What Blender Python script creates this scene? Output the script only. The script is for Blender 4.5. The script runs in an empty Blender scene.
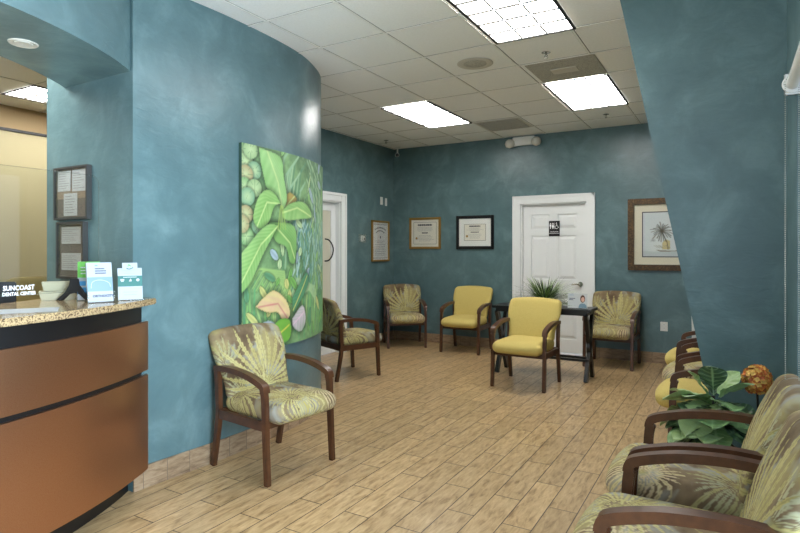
import bpy, bmesh, math, random
import numpy as np
from mathutils import Vector, Matrix

# ------------------------------------------------------------------ camera, world, light, exposure
scn = bpy.context.scene
COL = scn.collection
cam_d = bpy.data.cameras.new('camera'); cam = bpy.data.objects.new('camera', cam_d); COL.objects.link(cam)
cam.location = (0, 0, 1.43); cam.rotation_euler = (math.radians(90), 0, math.radians(30.4))
cam_d.lens = 565 / 800 * 36; cam_d.sensor_width = 36; cam_d.shift_y = -16.5 / 800; cam_d.clip_start = .02
scn.camera = cam
w = bpy.data.worlds.new('daylight'); scn.world = w; w.use_nodes = True
w.node_tree.nodes['Background'].inputs[0].default_value = (.62, .78, 1, 1)
w.node_tree.nodes['Background'].inputs[1].default_value = 1.2
ld = bpy.data.lights.new('window_daylight', 'AREA'); ld.shape = 'RECTANGLE'; ld.size = 4.6; ld.size_y = 1.7
ld.energy = 215; ld.spread = math.radians(105); ld.color = (.68, .84, 1)
lo = bpy.data.objects.new('window_daylight', ld); COL.objects.link(lo)
lo.location = (.75, .85, 1.55); lo.rotation_euler = (0, math.radians(90), 0)
l2 = bpy.data.lights.new('ceiling_fill', 'AREA'); l2.shape = 'RECTANGLE'; l2.size = 3.0; l2.size_y = 2.1  # unseen fill lamp, added and tilted up to brighten ceiling and back wall
l2.energy = 125; l2.spread = math.radians(120); l2.color = (.86, .93, 1)
lo2 = bpy.data.objects.new('ceiling_fill', l2); COL.objects.link(lo2)
lo2.location = (-1.5, -2.75, 1.2); lo2.rotation_euler = (math.radians(90 + 62), 0, 0)
LAMP = 12.0
scn.view_settings.view_transform = 'Standard'; scn.view_settings.look = 'None'
scn.view_settings.gamma = 1; scn.view_settings.exposure = 0.76; scn.view_settings.use_curve_mapping = False

PI = math.pi
CZ = 3.05
random.seed(4)

# ------------------------------------------------------------------ colour and materials
def lin(c):
    return tuple((v/255/12.92 if v/255 <= .04045 else ((v/255+.055)/1.055)**2.4) for v in c)

def mat(name, rgb, rough=.5, metal=0, spec=.5, noise=None, bump=None, attr=False, coat=0):
    """noise=(scale, rgb2, contrast lo, hi) ; bump=(scale, strength)"""
    m = bpy.data.materials.new(name); m.use_nodes = True
    nt = m.node_tree; b = nt.nodes['Principled BSDF']
    b.inputs['Base Color'].default_value = (*lin(rgb), 1)
    b.inputs['Roughness'].default_value = rough; b.inputs['Metallic'].default_value = metal
    b.inputs['Specular IOR Level'].default_value = spec
    if coat: b.inputs['Coat Weight'].default_value = coat; b.inputs['Coat Roughness'].default_value = .12
    tc = nt.nodes.new('ShaderNodeTexCoord')
    if attr:
        a = nt.nodes.new('ShaderNodeAttribute'); a.attribute_name = 'Col'
        nt.links.new(a.outputs['Color'], b.inputs['Base Color'])
    if noise:
        n = nt.nodes.new('ShaderNodeTexNoise'); n.inputs['Scale'].default_value = noise[0]; n.inputs['Detail'].default_value = 6
        n.inputs['Roughness'].default_value = .6
        nt.links.new(tc.outputs['Object'], n.inputs['Vector'])
        r = nt.nodes.new('ShaderNodeValToRGB'); r.color_ramp.elements[0].position = noise[2]; r.color_ramp.elements[1].position = noise[3]
        r.color_ramp.elements[0].color = (*lin(rgb), 1); r.color_ramp.elements[1].color = (*lin(noise[1]), 1)
        nt.links.new(n.outputs[0], r.inputs[0]); nt.links.new(r.outputs[0], b.inputs['Base Color'])
    if bump:
        n = nt.nodes.new('ShaderNodeTexNoise'); n.inputs['Scale'].default_value = bump[0]; n.inputs['Detail'].default_value = 4
        nt.links.new(tc.outputs['Object'], n.inputs['Vector'])
        bp = nt.nodes.new('ShaderNodeBump'); bp.inputs['Strength'].default_value = bump[1]; bp.inputs['Distance'].default_value = .01
        nt.links.new(n.outputs[0], bp.inputs['Height']); nt.links.new(bp.outputs[0], b.inputs['Normal'])
    return m

def plaster(name, dark, mid, light):
    m = bpy.data.materials.new(name); m.use_nodes = True; nt = m.node_tree; b = nt.nodes['Principled BSDF']
    tc = nt.nodes.new('ShaderNodeTexCoord')
    n1 = nt.nodes.new('ShaderNodeTexNoise'); n1.inputs['Scale'].default_value = 3.4; n1.inputs['Detail'].default_value = 9
    n1.inputs['Roughness'].default_value = .62; n1.inputs['Distortion'].default_value = .5
    nt.links.new(tc.outputs['Object'], n1.inputs['Vector'])
    r = nt.nodes.new('ShaderNodeValToRGB'); e = r.color_ramp.elements
    e[0].position = .28; e[0].color = (*lin(dark), 1); e[1].position = .72; e[1].color = (*lin(light), 1)
    k = e.new(.5); k.color = (*lin(mid), 1)
    nt.links.new(n1.outputs[0], r.inputs[0]); nt.links.new(r.outputs[0], b.inputs['Base Color'])
    # trowel marks
    mp = nt.nodes.new('ShaderNodeMapping'); mp.inputs['Scale'].default_value = (7, 7, 16); mp.inputs['Rotation'].default_value = (.5, .6, .4)
    nt.links.new(tc.outputs['Object'], mp.inputs['Vector'])
    n2 = nt.nodes.new('ShaderNodeTexNoise'); n2.inputs['Scale'].default_value = 1.5; n2.inputs['Detail'].default_value = 7; n2.inputs['Distortion'].default_value = .8
    nt.links.new(mp.outputs[0], n2.inputs['Vector'])
    bp = nt.nodes.new('ShaderNodeBump'); bp.inputs['Strength'].default_value = .22; bp.inputs['Distance'].default_value = .01
    nt.links.new(n2.outputs[0], bp.inputs['Height']); nt.links.new(bp.outputs[0], b.inputs['Normal'])
    mr = nt.nodes.new('ShaderNodeMapRange'); mr.inputs[3].default_value = .34; mr.inputs[4].default_value = .286
    nt.links.new(n1.outputs[0], mr.inputs[0]); nt.links.new(mr.outputs[0], b.inputs['Roughness'])
    b.inputs['Specular IOR Level'].default_value = .45
    return m

def tile_mat(name, cols, width, height, mortar, mcol, uv=False, swap=True, off=(0, 0), offset=.5, rough=.35, grain=True):
    m = bpy.data.materials.new(name); m.use_nodes = True; nt = m.node_tree; b = nt.nodes['Principled BSDF']
    tc = nt.nodes.new('ShaderNodeTexCoord'); mp = nt.nodes.new('ShaderNodeMapping')
    mp.vector_type = 'POINT'
    if swap: mp.inputs['Rotation'].default_value = (0, 0, -PI/2)   # (x,y)->(y,-x)
    nt.links.new(tc.outputs['UV' if uv else 'Object'], mp.inputs['Vector'])
    mp.inputs['Location'].default_value = (off[0], off[1], 0)
    br = nt.nodes.new('ShaderNodeTexBrick'); br.offset = offset; br.inputs['Scale'].default_value = 1
    br.inputs['Brick Width'].default_value = width; br.inputs['Row Height'].default_value = height
    br.inputs['Mortar Size'].default_value = mortar; br.inputs['Mortar Smooth'].default_value = .1; br.inputs['Bias'].default_value = 0
    br.inputs['Color1'].default_value = (0, 0, 0, 1); br.inputs['Color2'].default_value = (1, 1, 1, 1); br.inputs['Mortar'].default_value = (.5, .5, .5, 1)
    nt.links.new(mp.outputs[0], br.inputs['Vector'])
    if grain:
        mp2 = nt.nodes.new('ShaderNodeMapping'); mp2.inputs['Scale'].default_value = (8, 38, 1)
        nt.links.new(mp.outputs[0], mp2.inputs['Vector'])
        sep = nt.nodes.new('ShaderNodeVectorMath'); sep.operation = 'ADD'
        sc = nt.nodes.new('ShaderNodeVectorMath'); sc.operation = 'SCALE'; sc.inputs['Scale'].default_value = 9.
        nt.links.new(br.outputs['Color'], sc.inputs[0]); nt.links.new(mp2.outputs[0], sep.inputs[0]); nt.links.new(sc.outputs[0], sep.inputs[1])
        n = nt.nodes.new('ShaderNodeTexNoise'); n.inputs['Scale'].default_value = 1; n.inputs['Detail'].default_value = 7; n.inputs['Roughness'].default_value = .65
        n.inputs['Distortion'].default_value = .5
        nt.links.new(sep.outputs[0], n.inputs['Vector'])
        r = nt.nodes.new('ShaderNodeValToRGB'); e = r.color_ramp.elements
        e[0].position = .3; e[0].color = (*lin(cols[0]), 1); e[1].position = .68; e[1].color = (*lin(cols[2]), 1)
        k = e.new(.46); k.color = (*lin(cols[1]), 1)
        nt.links.new(n.outputs[0], r.inputs[0]); base = r.outputs[0]
        # per-plank tone
        mx = nt.nodes.new('ShaderNodeMix'); mx.data_type = 'RGBA'; mx.blend_type = 'MULTIPLY'; mx.inputs['Factor'].default_value = 1
        r2 = nt.nodes.new('ShaderNodeMapRange'); r2.inputs[3].default_value = .88; r2.inputs[4].default_value = 1.08
        nt.links.new(br.outputs['Color'], r2.inputs[0]); nt.links.new(base, mx.inputs['A']); nt.links.new(r2.outputs[0], mx.inputs['B'])
        base = mx.outputs['Result']
    else:
        r = nt.nodes.new('ShaderNodeRGB'); r.outputs[0].default_value = (*lin(cols[0]), 1); base = r.outputs[0]
    mm = nt.nodes.new('ShaderNodeMix'); mm.data_type = 'RGBA'
    nt.links.new(br.outputs['Fac'], mm.inputs['Factor']); nt.links.new(base, mm.inputs['A']); mm.inputs['B'].default_value = (*lin(mcol), 1)
    nt.links.new(mm.outputs['Result'], b.inputs['Base Color'])
    b.inputs['Roughness'].default_value = rough
    bp = nt.nodes.new('ShaderNodeBump'); bp.invert = True; bp.inputs['Strength'].default_value = .5; bp.inputs['Distance'].default_value = .002
    nt.links.new(br.outputs['Fac'], bp.inputs['Height']); nt.links.new(bp.outputs[0], b.inputs['Normal'])
    return m

def emis(name, rgb, s):
    m = bpy.data.materials.new(name); m.use_nodes = True; b = m.node_tree.nodes['Principled BSDF']
    b.inputs['Base Color'].default_value = (*lin(rgb), 1)
    b.inputs['Emission Color'].default_value = (*lin(rgb), 1); b.inputs['Emission Strength'].default_value = s
    return m

def clear(name, tint, fac=.06, rough=.02):
    m = bpy.data.materials.new(name); m.use_nodes = True; nt = m.node_tree; nt.nodes.clear()
    o = nt.nodes.new('ShaderNodeOutputMaterial'); mx = nt.nodes.new('ShaderNodeMixShader')
    t = nt.nodes.new('ShaderNodeBsdfTransparent'); g = nt.nodes.new('ShaderNodeBsdfGlossy'); lw = nt.nodes.new('ShaderNodeLayerWeight')
    t.inputs[0].default_value = (*tint, 1); g.inputs['Roughness'].default_value = rough
    lw.inputs[0].default_value = .25
    mr = nt.nodes.new('ShaderNodeMapRange'); mr.inputs[1].default_value = .06; mr.inputs[3].default_value = fac; mr.inputs[4].default_value = .28
    nt.links.new(lw.outputs['Fresnel'], mr.inputs[0]); nt.links.new(mr.outputs[0], mx.inputs[0])
    nt.links.new(t.outputs[0], mx.inputs[1]); nt.links.new(g.outputs[0], mx.inputs[2]); nt.links.new(mx.outputs[0], o.inputs[0])
    return m

M = dict(
    teal=plaster('teal_plaster', (78, 103, 107), (89, 115, 118), (108, 134, 136)),
    cream=mat('cream_paint', (188, 163, 122), .7),
    shade_cream=mat('cream_panel', (186, 176, 138), .6),
    wood_floor=tile_mat('wood_look_tile', [(134, 104, 68), (178, 148, 106), (202, 173, 130)], .615, .158, .0028, (58, 45, 32), off=(-3.13 + .615 * 8, -1.195 + .158 * 12), rough=.29),
    base_tile=tile_mat('baseboard_tile', [(112, 88, 64), (150, 124, 96), (178, 152, 122)], .16, .5, .002, (104, 90, 74), uv=True, swap=False, off=(.02, .2), rough=.5),
    ceil=mat('ceiling_tile', (240, 241, 238), .95, noise=(60, (233, 234, 230), .35, .7), bump=(300, .15)),
    tbar=mat('ceiling_grid', (230, 230, 224), .6),
    grid_shade=mat('grid_shadow_line', (110, 106, 92), .8),  # dark colour painting the shadow lines along the grid bars
    white=mat('white_paint', (232, 234, 232), .38),
    plastic=mat('white_plastic', (226, 226, 220), .4),
    black=mat('black_satin', (14, 13, 14), .35),
    blackmat=mat('black_matte', (26, 26, 27), .7),
    copper=mat('copper_laminate', (188, 142, 110), .29, metal=.95, noise=(420, (178, 126, 94), .4, .65)),
    wood=mat('walnut_stain', (88, 54, 32), .34, noise=(14, (62, 37, 22), .35, .7), coat=.05),
    granite=mat('granite', (172, 148, 110), .14, noise=(120, (84, 66, 50), .46, .60)),
    yellow=mat('yellow_fabric', (204, 184, 106), .85, noise=(160, (194, 172, 96), .4, .6), bump=(500, .15)),
    fabric=mat('palm_fabric', (190, 180, 120), .85, attr=True, bump=(500, .15)),
    art=mat('painted_canvas', (120, 160, 90), .5, attr=True, bump=(120, .08)),
    edge=mat('canvas_edge', (46, 74, 62), .7),
    gold=mat('gold_frame', (168, 132, 70), .35, metal=.6),
    bronze=mat('bronze_frame', (66, 48, 28), .35, metal=.5, noise=(60, (120, 90, 50), .45, .75)),
    card=mat('coated_card', (166, 172, 176), .5), whitemat=mat('white_mat_board', (226, 226, 220), .8), paper=mat('paper', (204, 208, 208), .7),
    certp=mat('certificate_paper', (224, 220, 204), .7),
    cream_mat=mat('cream_mat_board', (230, 222, 200), .8),
    ink=mat('ink', (70, 70, 76), .8),
    tan=mat('tan_board', (156, 138, 118), .8), paleprint=mat('pale_print', (176, 178, 182), .8), greyink=mat('pale_ink', (150, 150, 152), .8),
    chrome=mat('satin_nickel', (190, 184, 172), .25, metal=.95),
    leaf=mat('fiddle_leaf', (90, 140, 80), .32, attr=True),
    grass=mat('grass_blade', (62, 92, 40), .5, attr=True),
    soil=mat('soil', (40, 32, 26), .95),
    orange=mat('orange_petal', (196, 120, 40), .6, attr=True),
    grey_panel=mat('grey_pinboard', (112, 104, 100), .8, bump=(200, .2)),
    dkgrey=mat('charcoal_frame', (62, 60, 58), .4),
    teal_ink=mat('teal_print', (34, 104, 96), .5),
    blue_ink=mat('pale_blue_print', (118, 146, 162), .5),
    blue2=mat('blue_print', (54, 136, 190), .5),
    green_ink=mat('green_print', (96, 176, 60), .5),
    navy=mat('navy_print', (34, 46, 84), .6),
    skin=mat('skin_print', (222, 176, 152), .6), hair=mat('brown_print', (96, 58, 40), .6),
    glass=clear('thin_glass', (.985, .99, .99), .0), acrylic=clear('acrylic', (.97, .98, .975), .025),
    acr_edge=clear('acrylic_edge', (.93, .96, .95), .07, .3),
    whiteglow=mat('white_lettering', (245, 245, 245), .5),
    vent=mat('vent_grey', (186, 183, 170), .7, noise=(160, (120, 118, 108), .45, .62)),
    ventplate=mat('vent_plate', (196, 193, 180), .6),
    lens=emis('lit_lens', (255, 253, 250), LAMP), louver=mat('louver_silver', (242, 243, 248), .5),
    bulb=mat('lamp_glass', (214, 210, 198), .25),
    olive=mat('olive_mesh', (150, 134, 84), .8),
    frosted=mat('frosted_glass', (206, 202, 182), .45),
    tub=mat('cream_tub', (180, 174, 146), .6), tubtop=mat('tub_contents', (186, 160, 120), .8, noise=(60, (120, 140, 150), .45, .6)),
    outside=mat('outside_ground', (150, 152, 148), .9),
    bead=mat('bead_chain', (170, 172, 160), .4, metal=.3),
)

# ------------------------------------------------------------------ mesh helpers
def mesh_obj(name, me, material, parent=None, smooth=None):
    me.materials.append(material)
    if smooth is not None:
        for p in me.polygons: p.use_smooth = True
        me.set_sharp_from_angle(angle=math.radians(smooth))
    o = bpy.data.objects.new(name, me); COL.objects.link(o)
    if parent: o.parent = parent
    return o

class MB:
    def __init__(s): s.v = []; s.f = []
    def add(s, vs, fs):
        n = len(s.v); s.v += [tuple(v) for v in vs]; s.f += [tuple(i + n for i in f) for f in fs]; return s
    def box(s, x0, x1, y0, y1, z0, z1, T=None):
        vs = [Vector((x, y, z)) for z in (z0, z1) for y in (y0, y1) for x in (x0, x1)]
        if T: vs = [T @ v for v in vs]
        return s.add(vs, [(0, 2, 3, 1), (4, 5, 7, 6), (0, 1, 5, 4), (2, 6, 7, 3), (0, 4, 6, 2), (1, 3, 7, 5)])
    def prism(s, pts, z0, z1, f=None):
        n = len(pts); f = f or (lambda a, b, c: (a, b, c))
        vs = [f(x, y, z0) for x, y in pts] + [f(x, y, z1) for x, y in pts]
        return s.add(vs, [tuple(range(n))[::-1], tuple(range(n, 2*n))] + [(i, (i+1) % n, n + (i+1) % n, n + i) for i in range(n)])
    def bar(s, a, b, w, h, up=(0, 0, 1)):
        a, b = Vector(a), Vector(b); d = (b - a).normalized(); x = d.cross(Vector(up)).normalized(); u = x.cross(d)
        vs = [p + x*i*w/2 + u*j*h/2 for p in (a, b) for i, j in ((-1, -1), (1, -1), (1, 1), (-1, 1))]
        return s.add(vs, [(0, 1, 2, 3), (7, 6, 5, 4), (0, 4, 5, 1), (1, 5, 6, 2), (2, 6, 7, 3), (3, 7, 4, 0)])
    def tube(s, pts, r, n=10, cap=True):
        pts = [Vector(p) for p in pts]; rr = r if isinstance(r, (list, tuple)) else [r]*len(pts)
        vs = []; fs = []; N = len(pts); prev = None
        for i, p in enumerate(pts):
            d = (pts[min(i+1, N-1)] - pts[max(i-1, 0)]).normalized()
            if prev is None: x = d.orthogonal().normalized()
            else: x = (prev - d*prev.dot(d)).normalized()
            prev = x; y = d.cross(x)
            vs += [p + (x*math.cos(2*PI*k/n) + y*math.sin(2*PI*k/n))*rr[i] for k in range(n)]
        for i in range(N-1):
            fs += [(i*n+k, i*n+(k+1) % n, (i+1)*n+(k+1) % n, (i+1)*n+k) for k in range(n)]
        if cap: fs += [tuple(range(n))[::-1], tuple((N-1)*n+k for k in range(n))]
        return s.add(vs, fs)
    def lathe(s, prof, n=24, c=(0, 0, 0)):
        vs = [(c[0]+r*math.cos(2*PI*k/n), c[1]+r*math.sin(2*PI*k/n), c[2]+z) for r, z in prof for k in range(n)]
        fs = [(i*n+k, i*n+(k+1) % n, (i+1)*n+(k+1) % n, (i+1)*n+k) for i in range(len(prof)-1) for k in range(n)]
        fs += [tuple(range(n))[::-1], tuple((len(prof)-1)*n+k for k in range(n))]
        return s.add(vs, fs)
    def build(s, name, material, parent=None, smooth=None, bevel=0, loc=None, rz=None, seg=2):
        me = bpy.data.meshes.new(name); me.from_pydata(s.v, [], s.f); me.update()
        bm = bmesh.new(); bm.from_mesh(me); bmesh.ops.recalc_face_normals(bm, faces=bm.faces)
        if bevel:
            es = [e for e in bm.edges if len(e.link_faces) == 2 and e.calc_face_angle(0) > .6]
            bmesh.ops.bevel(bm, geom=es, offset=bevel, segments=seg, affect='EDGES', clamp_overlap=True)
        bm.to_mesh(me); bm.free()
        o = mesh_obj(name, me, material, parent, smooth if smooth is not None else (40 if bevel else None))
        if loc: o.location = loc
        if rz is not None: o.rotation_euler = (0, 0, rz)
        return o

def tag(o, label, cat, group=None, kind=None):
    o['label'] = label; o['category'] = cat
    if group: o['group'] = group
    if kind: o['kind'] = kind
    return o
def struct(o): o['kind'] = 'structure'; return o
def thing(name, label, cat, loc=(0, 0, 0), rz=0, group=None, rot=None):
    o = bpy.data.objects.new(name, None); o.empty_display_size = .1; COL.objects.link(o)
    o.location = loc; o.rotation_euler = rot if rot else (0, 0, rz)
    return tag(o, label, cat, group)
def dup(root, loc, rz, label, group=None):
    def rec(o, par):
        c = o.copy(); COL.objects.link(c)
        if par: c.parent = par
        for ch in list(o.children):
            rec(ch, c)
        return c
    r = rec(root, None); r.location = loc; r.rotation_euler = (0, 0, rz); r['label'] = label
    if group: r['group'] = group
    return r

def text(parent, s, size, loc, rot, material, name='lettering', align='CENTER', bold=0, ext=.0006, sx=1):
    c = bpy.data.curves.new('t', 'FONT'); c.body = s; c.size = size; c.align_x = align; c.extrude = ext; c.offset = bold
    c.resolution_u = 2
    t = bpy.data.objects.new('t', c); COL.objects.link(t)
    dg = bpy.context.evaluated_depsgraph_get(); dg.update()
    me = bpy.data.meshes.new_from_object(t.evaluated_get(dg)); bpy.data.objects.remove(t)
    o = mesh_obj(name, me, material, parent); o.location = loc; o.rotation_euler = rot; o.scale = (sx, 1, 1)
    return o

def squiggles(x0, x1, z0, z1, n, y, rnd, h=.35, center=False):
    """rows of tiny broken dashes standing for illegible print, in the xz plane at depth y"""
    mb = MB(); dz = (z1 - z0)/n
    for i in range(n):
        z = z1 - (i+.5)*dz; L = (x1-x0)*(rnd.uniform(.55, 1)); s0 = x0 if not center else (x0+x1)/2 - L/2; x = s0
        while x < s0+L:
            w_ = rnd.uniform(.02, .1)*(x1-x0); w_ = min(w_, s0+L-x)
            mb.box(x, x+w_*.8, y-.0006, y, z-dz*h/2, z+dz*h/2); x += w_
    return mb

def catmull(P, n=8):
    out = []
    for i in range(len(P)-1):
        p0, p1, p2, p3 = P[max(i-1, 0)], P[i], P[i+1], P[min(i+2, len(P)-1)]
        for k in range(n):
            t = k/n
            out.append(tuple(.5*((2*p1[j])+(-p0[j]+p2[j])*t+(2*p0[j]-5*p1[j]+4*p2[j]-p3[j])*t*t+(-p0[j]+3*p1[j]-3*p2[j]+p3[j])*t**3) for j in range(len(p1))))
    out.append(tuple(P[-1])); return out

def offset_path(P, d):
    o = []
    for i, p in enumerate(P):
        a = P[max(i-1, 0)]; b = P[min(i+1, len(P)-1)]; tx, ty = b[0]-a[0], b[1]-a[1]; l = math.hypot(tx, ty) or 1
        o.append((p[0]+ty/l*d, p[1]-tx/l*d))
    return o

def strip(name, P, d, z0, z1, material, parent=None):
    """band following path P, thickness d to its right, with uv = (arc length, z)"""
    Q = offset_path(P, d); vs = []; uv = []; fs = []; s = 0; n = len(P)
    for i in range(n):
        if i: s += math.hypot(P[i][0]-P[i-1][0], P[i][1]-P[i-1][1])
        for (x, y), z in ((Q[i], z0), (Q[i], z1), (P[i], z1), (P[i], z0)): vs.append((x, y, z)); uv.append((s, z))
    for i in range(n-1):
        for k in range(3): fs.append((i*4+k, i*4+k+1, (i+1)*4+k+1, (i+1)*4+k))
    fs += [(0, 3, 2, 1), ((n-1)*4, (n-1)*4+1, (n-1)*4+2, (n-1)*4+3)]
    me = bpy.data.meshes.new(name); me.from_pydata(vs, [], fs); me.update()
    u = me.uv_layers.new(name='UVMap')
    for l in me.loops: u.data[l.index].uv = uv[l.vertex_index]
    return mesh_obj(name, me, material, parent)

# numpy value noise
def vnoise(x, y, seed=0):
    xi = np.floor(x).astype(int); yi = np.floor(y).astype(int); fx = x-xi; fy = y-yi
    fx = fx*fx*(3-2*fx); fy = fy*fy*(3-2*fy)
    def h(a, b):
        v = np.sin(a*127.1+b*311.7+seed*74.7)*43758.5453; return v-np.floor(v)
    return (h(xi, yi)*(1-fx)+h(xi+1, yi)*fx)*(1-fy)+(h(xi, yi+1)*(1-fx)+h(xi+1, yi+1)*fx)*fy
def fbm(x, y, seed=0, o=4):
    s = 0; a = .5
    for k in range(o): s = s+a*vnoise(x*2**k, y*2**k, seed+k); a *= .5
    return s/.94
L3 = lambda c: np.array(lin(c))
def mix(a, b, t): return a*(1-t[..., None])+b*t[..., None]
def set_col(me, C):
    a = me.color_attributes.new('Col', 'FLOAT_COLOR', 'POINT')
    arr = np.ones((len(me.vertices), 4), dtype=np.float32); arr[:, :3] = C
    a.data.foreach_set('color', arr.ravel())

def rbox(name, hx, hy, hz, r, n, material, parent, deform=None, color=None):
    """rounded cushion: half sizes, corner radii (3), divisions (3); deform/color act on vertex arrays"""
    H = (hx, hy, hz); V = []; F = []; off = 0
    for ax in range(3):
        b, c = [k for k in range(3) if k != ax]
        # denser sampling toward edges not needed: uniform
        gb = np.linspace(-1, 1, n[b]+1); gc = np.linspace(-1, 1, n[c]+1)
        B, Cc = np.meshgrid(gb, gc, indexing='ij')
        for sgn in (-1, 1):
            P = np.zeros((B.size, 3)); P[:, ax] = sgn*H[ax]; P[:, b] = B.ravel()*H[b]; P[:, c] = Cc.ravel()*H[c]
            V.append(P); w_ = n[c]+1
            for i in range(n[b]):
                for j in range(n[c]):
                    q = [off+i*w_+j, off+(i+1)*w_+j, off+(i+1)*w_+j+1, off+i*w_+j+1]
                    F.append(q if (sgn > 0) == (ax != 1) else q[::-1])
            off += B.size
    P = np.vstack(V); R = np.array(r); Hh = np.array(H)
    q = np.clip(P, -(Hh-R), Hh-R); d = (P-q)/R; L = np.linalg.norm(d, axis=1, keepdims=True); L[L == 0] = 1
    P0 = q+R*d/L
    # colour is found from the undeformed position
    key = np.round(P, 6); u, idx, inv = np.unique(key, axis=0, return_index=True, return_inverse=True); inv = inv.ravel()
    P1 = P0[idx]; F = [tuple(inv[i] for i in f) for f in F]
    C = color(P1) if color else None
    P2 = deform(P1.copy()) if deform else P1
    me = bpy.data.meshes.new(name); me.from_pydata(P2.tolist(), [], F); me.update()
    if C is not None: set_col(me, C)
    return mesh_obj(name, me, material, parent, smooth=70)

# ------------------------------------------------------------------ setting
XR = .27; YB = 7.81; XL = -4.7; YF = 3.85; YS = -2.4; XW = -7.0
struct(MB().box(XW-.2, XR+.2, YS-.2, YB+.3, -.1, 0).build('floor', M['wood_floor']))
struct(MB().box(XW-.2, XR+.2, YS-.2, YB+.3, CZ+.001, CZ+.12).build('ceiling', M['ceil']))
struct(MB().box(.6, 30, -20, 20, -.3, -.25).build('ground', M['outside']))
GX = [-.97-.61*k for k in range(-2, 10)]; GX = [-2.84+.61*k for k in range(-6, 6)]
GY = [2.97+.613*k for k in range(-9, 8)]
g = MB(); gg = MB()
for x in GX:
    g.box(x-.008, x+.008, YS, YB, CZ-.005, CZ); gg.box(x-.0115, x+.0115, YS, YB, CZ-.001, CZ+.0005)
for y in GY:
    g.box(XW, XR, y-.008, y+.008, CZ-.0048, CZ); gg.box(XW, XR, y-.0115, y+.0115, CZ-.0012, CZ+.0005)
struct(g.build('trim_1', M['tbar'])); struct(gg.build('grid_shadow', M['grid_shade']))  # second mesh: shadow lines put in as dark strips

# curved wall block beside the reception opening
CW = [(-3.05, 2.08), (-3.03, 2.4), (-3.01, 2.75), (-3.02, 3.2), (-3.067, 3.587), (-3.161, 3.88), (-3.285, 4.136), (-3.43, 4.32), (-3.68, 4.52), (-3.98, 4.67), (-4.3, 4.77), (-4.7, 4.83)]
cw = catmull(CW, 10)
struct(MB().prism(cw + [(-4.7, 3.5), (-3.98, 3.5), (-3.98, 2.08)], 0, CZ).build('wall_curved', M['teal'], smooth=25))
struct(strip('baseboard_curved', cw, .011, 0, .135, M['base_tile']))
# left far wall with its door opening
DL0, DL1, DLT = 5.42, 6.37, 2.12
wl = MB(); wl.box(XL-.15, XL, 4.83, DL0, 0, CZ).box(XL-.15, XL, DL1, YB+.15, 0, CZ).box(XL-.15, XL, DL0, DL1, DLT, CZ)
struct(wl.build('wall_left', M['teal']))
# back wall with door opening
DB0, DB1, DBT = -2.59, -1.68, 2.08
wb = MB(); wb.box(XL, DB0, YB, YB+.15, 0, CZ).box(DB1, XR+.15, YB, YB+.15, 0, CZ).box(DB0, DB1, YB, YB+.15, DBT, CZ)
struct(wb.build('wall_back', M['teal']))
struct(strip('baseboard_back_left', [(XL, YB), (DB0-.12, YB)], .011, 0, .135, M['base_tile']))
struct(strip('baseboard_back_right', [(DB1+.11, YB), (XR, YB)], .011, 0, .135, M['base_tile']))
struct(strip('baseboard_left', [(XL, DL1+.12), (XL, YB)], .011, 0, .135, M['base_tile']))
# right wall with the low wide window beside the camera
WY0, WY1, WZ0, WZ1 = -1.6, 3.29, .5, 2.3
wr = MB(); wr.box(XR, XR+.18, YS, WY0, 0, CZ).box(XR, XR+.18, WY1, YB, 0, CZ).box(XR, XR+.18, WY0, WY1, 0, WZ0).box(XR, XR+.18, WY0, WY1, WZ1, CZ)
struct(wr.build('wall_right', M['teal']))
struct(MB().box(XR+.10, XR+.106, WY0, WY1, WZ0, WZ1).build('window_1', M['glass']))
f = MB()
for y in (WY0+.03, 0.02, 1.65, WY1-.03): f.box(XR+.085, XR+.125, y-.03, y+.03, WZ0, WZ1)
for z in (WZ0+.03, WZ1-.03): f.box(XR+.085, XR+.125, WY0, WY1, z-.03, z+.03)
struct(f.build('trim_3', M['dkgrey']))
# slanted partition
def fin_x(z): return -.619+(3.04-z)*.2039
struct(MB().add([(x, y, z) for y in (YF, YF+.14) for x, z in ((fin_x(0), 0), (XR, 0), (XR, CZ), (fin_x(CZ), CZ))],
       [(0, 1, 2, 3), (7, 6, 5, 4), (0, 4, 5, 1), (1, 5, 6, 2), (2, 6, 7, 3), (3, 7, 4, 0)]).build('wall_partition', M['teal']))
# reception side and rear
struct(MB().box(XW-.15, XW, YS, 5.2, 0, CZ).build('wall_reception', M['cream']))
struct(MB().box(XW, XL-.15, 5.0, 5.15, 0, CZ).build('wall_reception_end', M['cream']))
wf = MB(); wf.box(XW-.15, -3.0, YS-.15, YS, 0, CZ).box(0, XR+.18, YS-.15, YS, 0, CZ).box(-3.0, 0, YS-.15, YS, 0, .3).box(-3.0, 0, YS-.15, YS, 2.5, CZ)
struct(wf.build('wall_front', M['teal']))
struct(MB().box(-3.0, 0, YS-.10, YS-.094, .3, 2.5).build('added_window', M['glass']))  # unseen window, added so the fill lamp can reach the ceiling
f = MB()
for x in (-2.97, -1.5, -.03): f.box(x-.03, x+.03, YS-.12, YS-.08, .3, 2.5)
for z in (.33, 2.47): f.box(-3.0, 0, YS-.12, YS-.08, z-.03, z+.03)
struct(f.build('trim_4', M['dkgrey']))
struct(MB().box(-3.98, -3.07, YS, -.48, 0, CZ).build('wall_reception_side', M['teal']))
# cream sliding partition along the reception wall, with dark top track
p = thing('sliding_partition', 'pale cream full-height partition with dark top track behind the reception desk', 'partition', (XW+.04, 2.6, 0))
MB().box(-.02, .02, -2.4, 2.2, .01, 2.755).build('panel', M['shade_cream'], p)
MB().box(-.03, .035, -2.4, 2.2, 2.755, 2.785).build('track', M['black'], p)
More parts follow.
